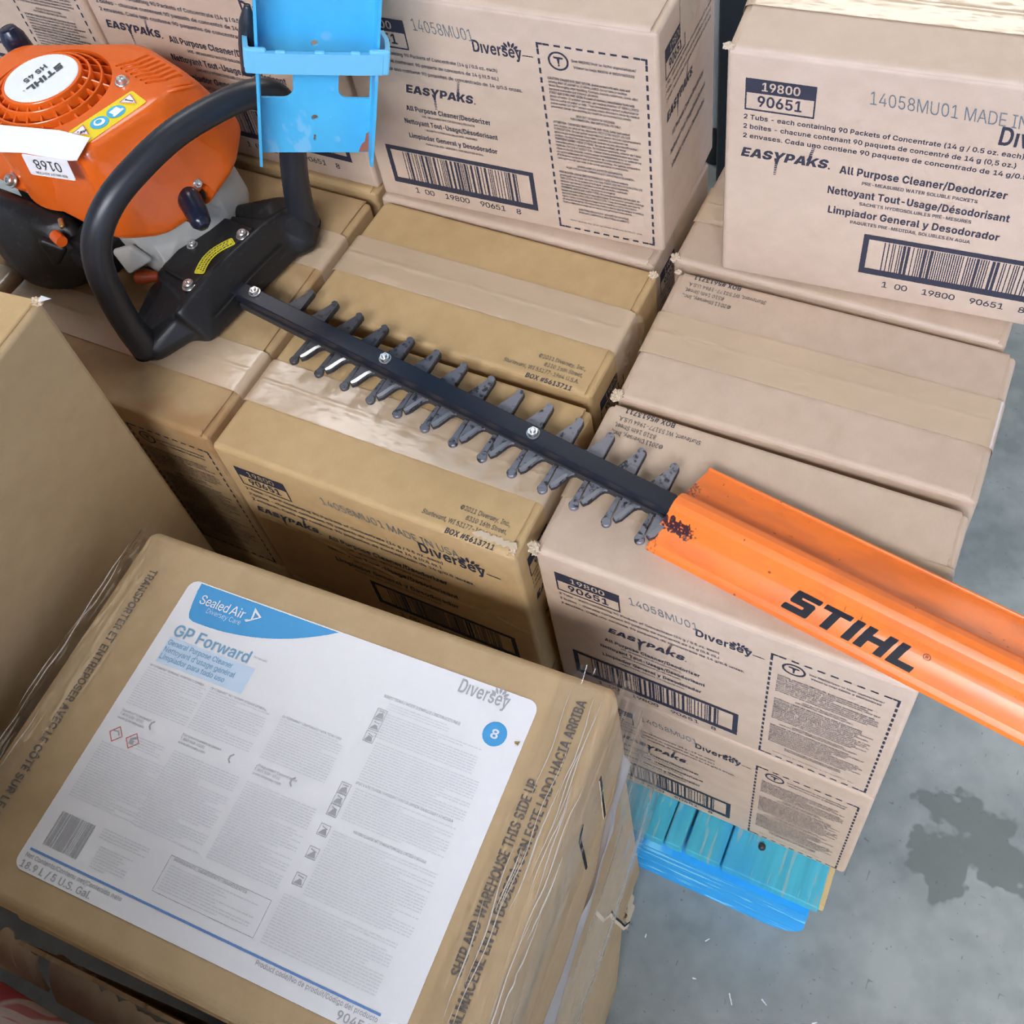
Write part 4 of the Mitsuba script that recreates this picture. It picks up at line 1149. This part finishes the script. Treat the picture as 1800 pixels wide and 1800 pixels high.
# gearbox plate with the hand guard
g = union([
    hull([(-.034, -.058, .040, .006), (-.030, .078, .044, .006), (-.031, -.020, .050, .005), (-.029, .055, .050, .005), (-.018, -.052, .010, .006), (-.018, .082, .010, .006), (-.040, -.060, .010, .006), (-.036, .082, .010, .006)]),
    hull([(-.088, -.030, .036, .006), (-.088, .050, .036, .006), (-.036, -.045, .040, .006), (-.036, .065, .042, .006), (-.088, -.030, .010, .006), (-.088, .050, .010, .006), (-.036, -.05, .010, .006), (-.036, .07, .010, .006)]),
    hull([(-.092, -.040, .022, .008), (-.080, -.070, .016, .010), (-.060, -.094, .0135, .013), (-.050, -.088, .014, .0135), (-.034, -.055, .018, .012), (-.036, -.050, .034, .008), (-.075, -.035, .032, .008)]),
    hull([(-.024, .100, .016, .0135), (-.026, .092, .034, .0125), (-.034, .070, .036, .012), (-.012, .084, .014, .0115), (-.030, .060, .012, .011)]),
    hull([(-.024, .100, .020, .012), (-.058, .104, .024, .010), (-.082, .072, .022, .009), (-.082, .068, .036, .007), (-.050, .085, .040, .008), (-.034, .070, .036, .010)]),
])
tp('hand_guard', soften(g, .004, 4), 'black_plastic', 40, label='black gearbox plate and hand guard')
tp('gearbox_cover', hull([(-.084, -.026, .0445, .003), (-.082, .046, .0455, .003), (-.040, -.030, .0470, .003), (-.040, .048, .0480, .003), (-.092, .020, .0445, .003)]), 'black_plastic', 40)
tp('guard_rib', tube([(-.0130, -.040, .026), (-.0135, .010, .030), (-.0140, .060, .030)], .0012), 'black_plastic', True)
ar = [(-.0425 - .0075 * math.sin(t), -.0195 + .0475 * t / math.pi) for t in np.linspace(0.0, math.pi, 16)]
lb = LineString(ar).buffer(.0050, cap_style=2).buffer(-.0015).buffer(.0015)
k = tp('warning_label', extrude(lb, .0004, .0508), 'yellow_label', label='yellow curved label on the hand guard')
P = Print(); rr = random.Random(6)
P.shape(lb.buffer(-.0012).difference(lb.buffer(-.0015)))
for q in range(3):
    y = -.0160
    while y < .0230:
        h = rr.uniform(.0012, .003); xq = -.0425 - .0030 + .0028 * q - .0075 * math.sin((y + h / 2 + .0195) / .0475 * math.pi); P.rect(xq, y, xq + .0010, y + h); y += h + .0008
add(k + '__lettering', ply(P.mesh(.0514), 'tag_ink'), TT)
def screw(r):
    b = lathe([(0, 0), (r * 1.25, 0), (r * 1.3, r * .22), (r * 1.2, r * .35), (r * .98, r * .4), (r * .95, r * .95), (r * .75, r * 1.15), (r * .42, r * 1.15), (r * .40, r * .7), (0, r * .7)], 24)
    return b
PLY_SCREW = ply(screw(.0046), 'steel', smooth=30)
def place_screw(p, n, s=1.0):
    n = np.asarray(n, float) / np.linalg.norm(n)
    a = np.cross(n, [0, 1, 0.2]); a /= np.linalg.norm(a)
    add(H + '__screw', PLY_SCREW, TT @ mat(np.stack([a, np.cross(n, a), n], 1) * s, p))
place_screw((-.043, -.0335, .0470), (0, 0, 1), 1.15); place_screw((-.040, .038, .0500), (0, 0, 1), 1.1); place_screw((-.078, .006, .0470), (0, 0, 1), .95)
# loop handle
loop = [(-.056, -.094, .012), (-.057, -.097, .050), (-.0565, -.0965, .088), (-.056, -.093, .120), (-.054, -.083, .147), (-.050, -.062, .168), (-.045, -.033, .181), (-.037, .012, .191), (-.030, .053, .190), (-.0235, .088, .184), (-.0185, .110, .172), (-.017, .117, .152), (-.018, .114, .120), (-.021, .106, .085), (-.023, .100, .050), (-.024, .099, .018)]
tp('loop_handle', tube(loop, [.0140, .0128, .0126, .0126, .0126, .0126, .0126, .0126, .0126, .0126, .0126, .0126, .0126, .0128, .0132, .0145], 26, 5), 'rubber', True, label='black rubber covered loop handle')
# fuel tank
tank = union([
    hull([(-.150, -.010, .030, .010), (-.105, -.020, .030, .007), (-.092, .012, .026, .010), (-.082, .050, .026, .010), (-.105, .088, .030, .014), (-.150, .100, .030, .014),
          (-.150, -.020, .074, .010), (-.112, -.020, .070, .010), (-.092, .012, .072, .012), (-.088, .050, .070, .012), (-.112, .085, .078, .014), (-.150, .095, .085, .014)]),
    hull([(-.118, .080, .060, .016), (-.112, .088, .088, .016), (-.150, .100, .100, .014), (-.150, .098, .040, .014)]),
    hull([(-.098, -.018, .030, .005), (-.088, -.0215, .046, .003), (-.108, -.010, .060, .005), (-.092, .002, .050, .004)]),
])
tp('fuel_tank', soften(tank, .005, 5), 'tank_white', 40, label='milky white fuel tank')
# shroud
sh = hull([(-.30, -.034, .092, .010), (-.112, -.034, .090, .010), (-.089, -.008, .082, .010), (-.075, .030, .087, .010), (-.082, .076, .095, .012), (-.106, .112, .101, .012), (-.185, .108, .092, .012), (-.29, .07, .09, .010),
           (-.295, -.022, .1655, .010), (-.121, -.022, .1655, .010), (-.110, .047, .1655, .010), (-.122, .092, .1580, .013), (-.185, .100, .1640, .012), (-.245, .066, .1655, .010), (-.295, .048, .1655, .010)])
sh = soften(sh, .005, 7)
cx, cy = -.2130, .0165
hole_c = trimesh.creation.cylinder(radius=.0595, height=.036, sections=64); hole_c.apply_translation([cx, cy, .1670])
house = lathe([(0, .085), (.0640, .085), (.0655, .155), (.0640, .1640), (.0600, .1680), (0, .1680)], 64); house.apply_translation([cx, cy, 0])
rec = hull([(-.100, .040, .112, .007), (-.072, .022, .078, .011), (-.066, .036, .090, .008), (-.090, .020, .104, .006)])
slots = []
SL = [(-.178, .0720), (-.164, .0975)], [(-.118, .0655), (-.105, .0930)]
for i in range(9):
    t = i / 8
    a = np.array(SL[0][0]) * (1 - t) + np.array(SL[1][0]) * t; b = np.array(SL[0][1]) * (1 - t) + np.array(SL[1][1]) * t
    mid = (a + b) / 2 + np.array([.0035, -.001])
    z0 = .172 - .003 * t
    slots.append((a, mid, b, z0))
sm = to_man(sh) + to_man(house) - to_man(hole_c) - to_man(rec)
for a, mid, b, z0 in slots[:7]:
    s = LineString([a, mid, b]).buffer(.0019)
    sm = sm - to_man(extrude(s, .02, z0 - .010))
    tp('slot_shade', extrude(s.buffer(-.0002), .003, z0 - .0098), 'void_black', False)  # black strip on the slot bottom, standing for its shade
tp('engine_shroud', from_man(sm), 'orange', 35, label='glossy orange engine cover')
for a, mid, b, z0 in slots:
    tp('vent_louver', tube([(a[0] + .0032, a[1] - .001, z0 + .0018), (mid[0] + .0032, mid[1], z0 + .0012), (b[0] + .0030, b[1], z0 - .0052)], .0014, 10), 'orange', True)
tp('fan_well', lathe([(0, .1490), (.0590, .1490), (.0592, .1505), (0, .1505)], 48), 'orange_dark', 30, mat(t=(cx, cy, 0)))  # darker orange floor, the shade of the well put into its colour
def ring(r0, r1, z0, z1):
    return lathe([(r0, z0), (r1, z0), (r1, z1 - .0006), (r1 - .0005, z1), (r0 + .0005, z1), (r0, z1 - .0006), (r0, z0)], 72)
for r0, r1, z1 in ((.0592, .0625, .1705), (.0500, .0520, .1790), (.0415, .0436, .1850), (.0335, .0368, .1888)):
    tp('grille_ring', ring(r0, r1, z1 - .010, z1), 'orange', 30, mat(t=(cx, cy, 0)))
for i in range(22):
    a = i * 2 * math.pi / 22 + .05
    rb = trimesh.convex.convex_hull([(x, s * .0009, z) for s in (-1, 1) for x, z in ((.0345, .1868), (.0605, .1698), (.0605, .1560), (.0345, .1620))])
    tp('grille_rib', rb, 'orange', False, mat(rz(a), (cx, cy, 0)))
k = tp('badge', lathe([(0, .1865), (.0340, .1865), (.0342, .1886), (.0334, .1896), (0, .1902)], 64), 'badge_white', 30, mat(t=(cx, cy, 0)), label='round white badge on top of the engine')


def blocky(h, parts):
    """The heavy square letters of the maker's name as polygons, on a baseline of y = 0 and h tall."""
    s, t = h * .36, h * .25
    def S(w): return unary_union([sbox(.12 * w, h - t, w, h), sbox(.06 * w, h * .42, .06 * w + s, h), sbox(.1 * w, h / 2 - t / 2, w * .92, h / 2 + t / 2), sbox(w * .97 - s, 0, w * .97, h * .58), sbox(0, 0, w * .9, t)]).buffer(-.06 * h).buffer(.06 * h).buffer(.05 * h, quad_segs=2).buffer(-.05 * h)
    def Tt(w): return unary_union([sbox(0, h - t, w, h), sbox(w / 2 - s / 2, 0, w / 2 + s / 2, h)])
    def I(w): return sbox(0, 0, s, h)
    def Hh(w): return unary_union([sbox(0, 0, s, h), sbox(w - s, 0, w, h), sbox(0, h / 2 - t / 2, w, h / 2 + t / 2)])
    def Ll(w): return unary_union([sbox(0, 0, s, h), sbox(0, 0, w, t)])
    x, out = 0.0, []
    for f, w in ((S, 1.18), (Tt, 1.18), (I, .36), (Hh, 1.22), (Ll, 1.05)):
        out.append(affinity.translate(f(w * h), x, 0)); x += (w + .17) * h
    q = unary_union(out)
    return affinity.affine_transform(q, [1, .36, 0, 1, 0, 0]), x


P = Print(); q, wid = blocky(.0082, None)
q = affinity.scale(q, .0420 / wid, 1, origin=(0, 0)); P.shape(affinity.translate(q, -.0225, .0010))
P.text('HS 45', -.0010, -.0115, .0068, 780, width=.0270, align='c', shear=.2)
P.text('\u00ae', .0205, .0005, .0026, 500)
tp_k = add(k + '__lettering', ply(P.mesh(.19060), 'badge_ink'), TT @ mat(rz(-math.pi / 2), (cx, cy, 0)))
place_screw((-.1545, .0560, .1750), (.1, .1, 1), 1.15); place_screw((-.075, .036, .1035), (1, -.15, .35), 1.0); place_screw((-.232, -.0500, .112), (-.1, -.8, .7), 1.25)
tp('shroud_lug', hull([(-.235, -.040, .104, .011), (-.250, -.030, .104, .011), (-.215, -.030, .100, .010)]), 'orange', 40)
tp('shroud_lug', hull([(-.085, .034, .097, .011), (-.095, .050, .095, .012)]), 'orange', 40)
# sticker
sq = Polygon([(-.1120, .0470), (-.1370, .0520), (-.1475, -.0160), (-.1200, -.0230)]).buffer(-.002).buffer(.002)
k = tp('safety_sticker', extrude(sq, .0004, .1754), 'yellow', label='yellow safety sticker with round blue signs')
def on_sticker(t, s=0.0): return (-.1335 + t * .0095 + s, -.0165 + t * .0630)
P = Print()
for t in (.36, .64): P.shape(Point(on_sticker(t)).buffer(.0086, quad_segs=10))
add(k + '__blue_sign', ply(P.mesh(.1762), 'sign_blue'), TT)
P = Print()
for t in (.10, .90):
    x, y = on_sticker(t); P.shape(Polygon([(x - .0085, y - .0070), (x - .0085, y + .0070), (x + .0075, y)]))
x, y = on_sticker(.36); P.shape(Point(x, y).buffer(.0052).difference(Point(x - .001, y).buffer(.003)))
x, y = on_sticker(.64); P.shape(unary_union([sbox(x - .0045, y - .0045, x + .0035, y + .0045), sbox(x + .002, y - .006, x + .005, y + .006)]))
add(k + '__white_sign', ply(P.mesh(.1767), 'tag_paper'), TT)
P = Print()
for t in (.10, .90):
    x, y = on_sticker(t); q = Polygon([(x - .0085, y - .0070), (x - .0085, y + .0070), (x + .0075, y)]); P.shape(q.difference(q.buffer(-.0007)))
lr = add(k + '__red_border', ply(P.mesh(.1771), 'label_red'), TT)
P = Print(); x, y = on_sticker(.10); r3 = random.Random(2)
for i in range(9): P.shape(Point(x - .005 + r3.random() * .006, y + r3.uniform(-.003, .003)).buffer(.0009, quad_segs=2))
x, y = on_sticker(.90); P.shape(LineString([(x - .0045, y - .001), (x + .002, y + .0005)]).buffer(.0006)); P.shape(Point(x - .0055, y - .001).buffer(.001))
add(k + '__dark_sign', ply(P.mesh(.1771), 'tag_ink'), TT)
# starter grip
tp('recess_shade', hull([(-.100, .040, .106, .007), (-.078, .020, .080, .010), (-.078, .034, .088, .007), (-.095, .022, .098, .006)]), 'void_black', 40)  # black body set into the recess to draw its shade
tp('starter_grip', tube([(-.098, .034, .102), (-.086, .028, .100), (-.070, .020, .097), (-.056, .013, .093), (-.047, .008, .090), (-.0425, .0055, .088)], [.0060, .0085, .0112, .0104, .0090, .0048], 22), 'grip_black', True, label='black starter pull grip')
# rear handle stub
tp('rear_handle', tube([(-.306, .060, .110), (-.310, .058, .140), (-.311, .057, .160), (-.3125, .056, .176), (-.3140, .056, .186)], [.016, .0140, .0122, .0118, .0075], 22), 'grip_black', True, label='black rear handle')
tp('rear_handle_frame', hull([(-.36, .03, .02, .02), (-.36, .10, .02, .02), (-.31, .03, .03, .015), (-.31, .10, .03, .015), (-.33, .06, .13, .015), (-.30, .05, .10, .02)]), 'black_plastic', 40)
tp('engine_block', hull([(-.29, -.015, .030, .015), (-.15, -.02, .030, .012), (-.13, .02, .030, .012), (-.13, .08, .03, .01), (-.29, .08, .03, .015), (-.29, -.015, .095, .012), (-.12, -.012, .095, .010), (-.11, .05, .095, .010), (-.29, .08, .095, .012)]), 'void_black', 40)
# air filter and carburettor
tp('air_filter_cover', soften(hull([(-.292, -.070, .013, .012), (-.238, -.082, .013, .012), (-.206, -.076, .014, .012), (-.185, -.058, .016, .012), (-.292, -.060, .072, .014), (-.245, -.058, .076, .013), (-.205, -.060, .068, .012), (-.180, -.052, .052, .012), (-.188, -.045, .070, .010)]), .005, 8), 'black_plastic', 45, label='black air filter cover')
tp('air_filter_latch', hull([(-.196, -.070, .066, .005), (-.182, -.064, .058, .005), (-.190, -.072, .046, .005)]), 'black_plastic', 40)
tp('carburettor', union([rbox(-.182, -.135, -.058, -.022, .030, .066, .004, 8), rbox(-.172, -.150, -.066, -.040, .040, .058, .003, 8)]), 'void_black', 30)
tp('carburettor_plate', hull([(-.150, -.064, .062, .0012), (-.124, -.056, .062, .0012), (-.140, -.066, .036, .0012), (-.122, -.060, .036, .0012)]), 'tooth_dark', 40)
tp('choke_knob', tube([(-.1800, -.0640, .0760), (-.1725, -.0655, .0765), (-.1655, -.0670, .0770)], [.0055, .0058, .0054], 16, 1), 'orange', 40, label='small orange choke knob')
tp('fuel_fitting', tube([(-.184, -.050, .082), (-.176, -.055, .081)], .0028, 12, 1), 'brass', True)
place_screw((-.136, -.0655, .052), (0, -1, .4), .55); place_screw((-.1345, -.062, .064), (0, -1, .4), .5)
tp('fuel_primer', hull([(-.112, -.040, .030, .007), (-.100, -.032, .030, .005)]), 'orange_dark', 40)
tp('heat_shield', hull([(-.125, -.042, .060, .004), (-.110, -.035, .066, .004), (-.100, -.030, .052, .003), (-.112, -.046, .046, .003)]), 'tank_white', 40)

# ------------------------------------------------------------------ blade guard
G = 'blade_guard'
lab(G, 'bright orange plastic blade guard with black lettering, slid over the blade tip', 'blade guard')
prof = [(.0462, .0150), (.0440, .0130), (.0280, .0168), (.0140, .0198), (.0112, .0215), (.0090, .0252), (.0072, .0303), (.0040, .0350), (-.0005, .0374), (-.0060, .0374), (-.0105, .0346), (-.0138, .0290), (-.0160, .0235), (-.0190, .0187), (-.0325, .0122), (-.0356, .0096), (-.0368, .0066), (-.0356, .0040), (-.0325, .0027), (-.0200, .0025), (.0000, .0025), (.0420, .0025)]
pl = LineString(prof)
pp_ = pl.buffer(.0010, cap_style=1, join_style=1, quad_segs=4)
t = extrude(pp_, 0.64)
v = np.array(t.vertices)
v = np.stack([v[:, 2], v[:, 0], v[:, 1]], 1)
fr = v[:, 0] < 1e-6
v[:, 0] += np.where(fr, 0.4455 + (v[:, 1] + .036) * .10 + np.where(v[:, 2] > .022, .0035, 0), 0.4455)
gt = trimesh.Trimesh(v, t.faces, process=False)
add(G + '__sleeve', ply(gt, 'guard_orange', smooth=50), TT)
lp = np.array([(-.0325, .0122), (-.0190, .0187), (-.0160, .0235), (-.0138, .0290)])     # the print follows the fold of the sleeve
ls = np.concatenate([[0], np.cumsum(np.linalg.norm(np.diff(lp, axis=0), axis=1))])
q, wid = blocky(.0180, None)
q = affinity.scale(q, .1000 / wid, 1, origin=(0, 0))
reg = Point(.1030, .0160).buffer(.0026).difference(Point(.1030, .0160).buffer(.0022))
P = Print(); reg2 = P.textshape('R', .1030, .0148, .0024, 500)
allp = affinity.translate(unary_union([q, reg, reg2]), .5545, .0014)
vs, fs, n0 = [], [], 0
for a, b, p0, p1 in zip(ls[:-1], ls[1:], lp[:-1], lp[1:]):
    v2, f2 = flat(allp.intersection(sbox(0, a, 2, b)))
    if not len(v2): continue
    d = (p1 - p0) / (b - a); nn = np.array([-d[1], d[0]])
    w2 = p0 + np.outer(v2[:, 1] - a, d) + nn * .0014
    vs.append(np.column_stack([v2[:, 0], w2])); fs.append(f2 + n0); n0 += len(v2)
add(G + '__lettering', ply(trimesh.Trimesh(np.vstack(vs), np.vstack(fs), process=False), 'guard_ink'), TT)

# ------------------------------------------------------------------ the auction tag on the engine
L = 'lot_tag'
lab(L, 'white folded paper tag numbered 0168 lying on the orange engine cover', 'tag')
tg = Polygon([(-.245, -.062), (-.228, -.046), (-.205, -.0385), (-.153, -.0200), (-.119, -.0140), (-.1065, -.0400), (-.1140, -.0440), (-.1600, -.0560), (-.1780, -.0640), (-.2100, -.0800), (-.240, -.088)])
add(L + '__folded_band', ply(extrude(tg, .0005, .1783), 'tag_paper'), TT)
A_, B_, C_ = np.array([-.1620, -.0570, .1776]), np.array([-.1165, -.0435, .1776]), np.array([-.1235, -.0475, .1600])
e1 = (A_ - B_) / np.linalg.norm(A_ - B_); e2 = C_ - B_; e2 -= e1 * (e2 @ e1); hh = np.linalg.norm(e2); e2 /= hh
MB = mat(np.stack([e1, e2, np.cross(e1, e2)], 1), B_)
ww = np.linalg.norm(A_ - B_)
add(L + '__number_slip', ply(extrude(sbox(0, 0, ww, hh + .004).buffer(-.002).buffer(.002), .0004, -.0002), 'tag_paper'), TT @ MB)
P = Print()
P.text('0168', ww / 2, .0040, .0098, 480, width=.0290, align='c')
P.text('BIG VALLEY AUCTION', ww / 2, .0168, .0026, 480, width=.0330, align='c', res=36)
add(L + '__lettering', ply(P.mesh(.0006), 'tag_ink'), TT @ MB)
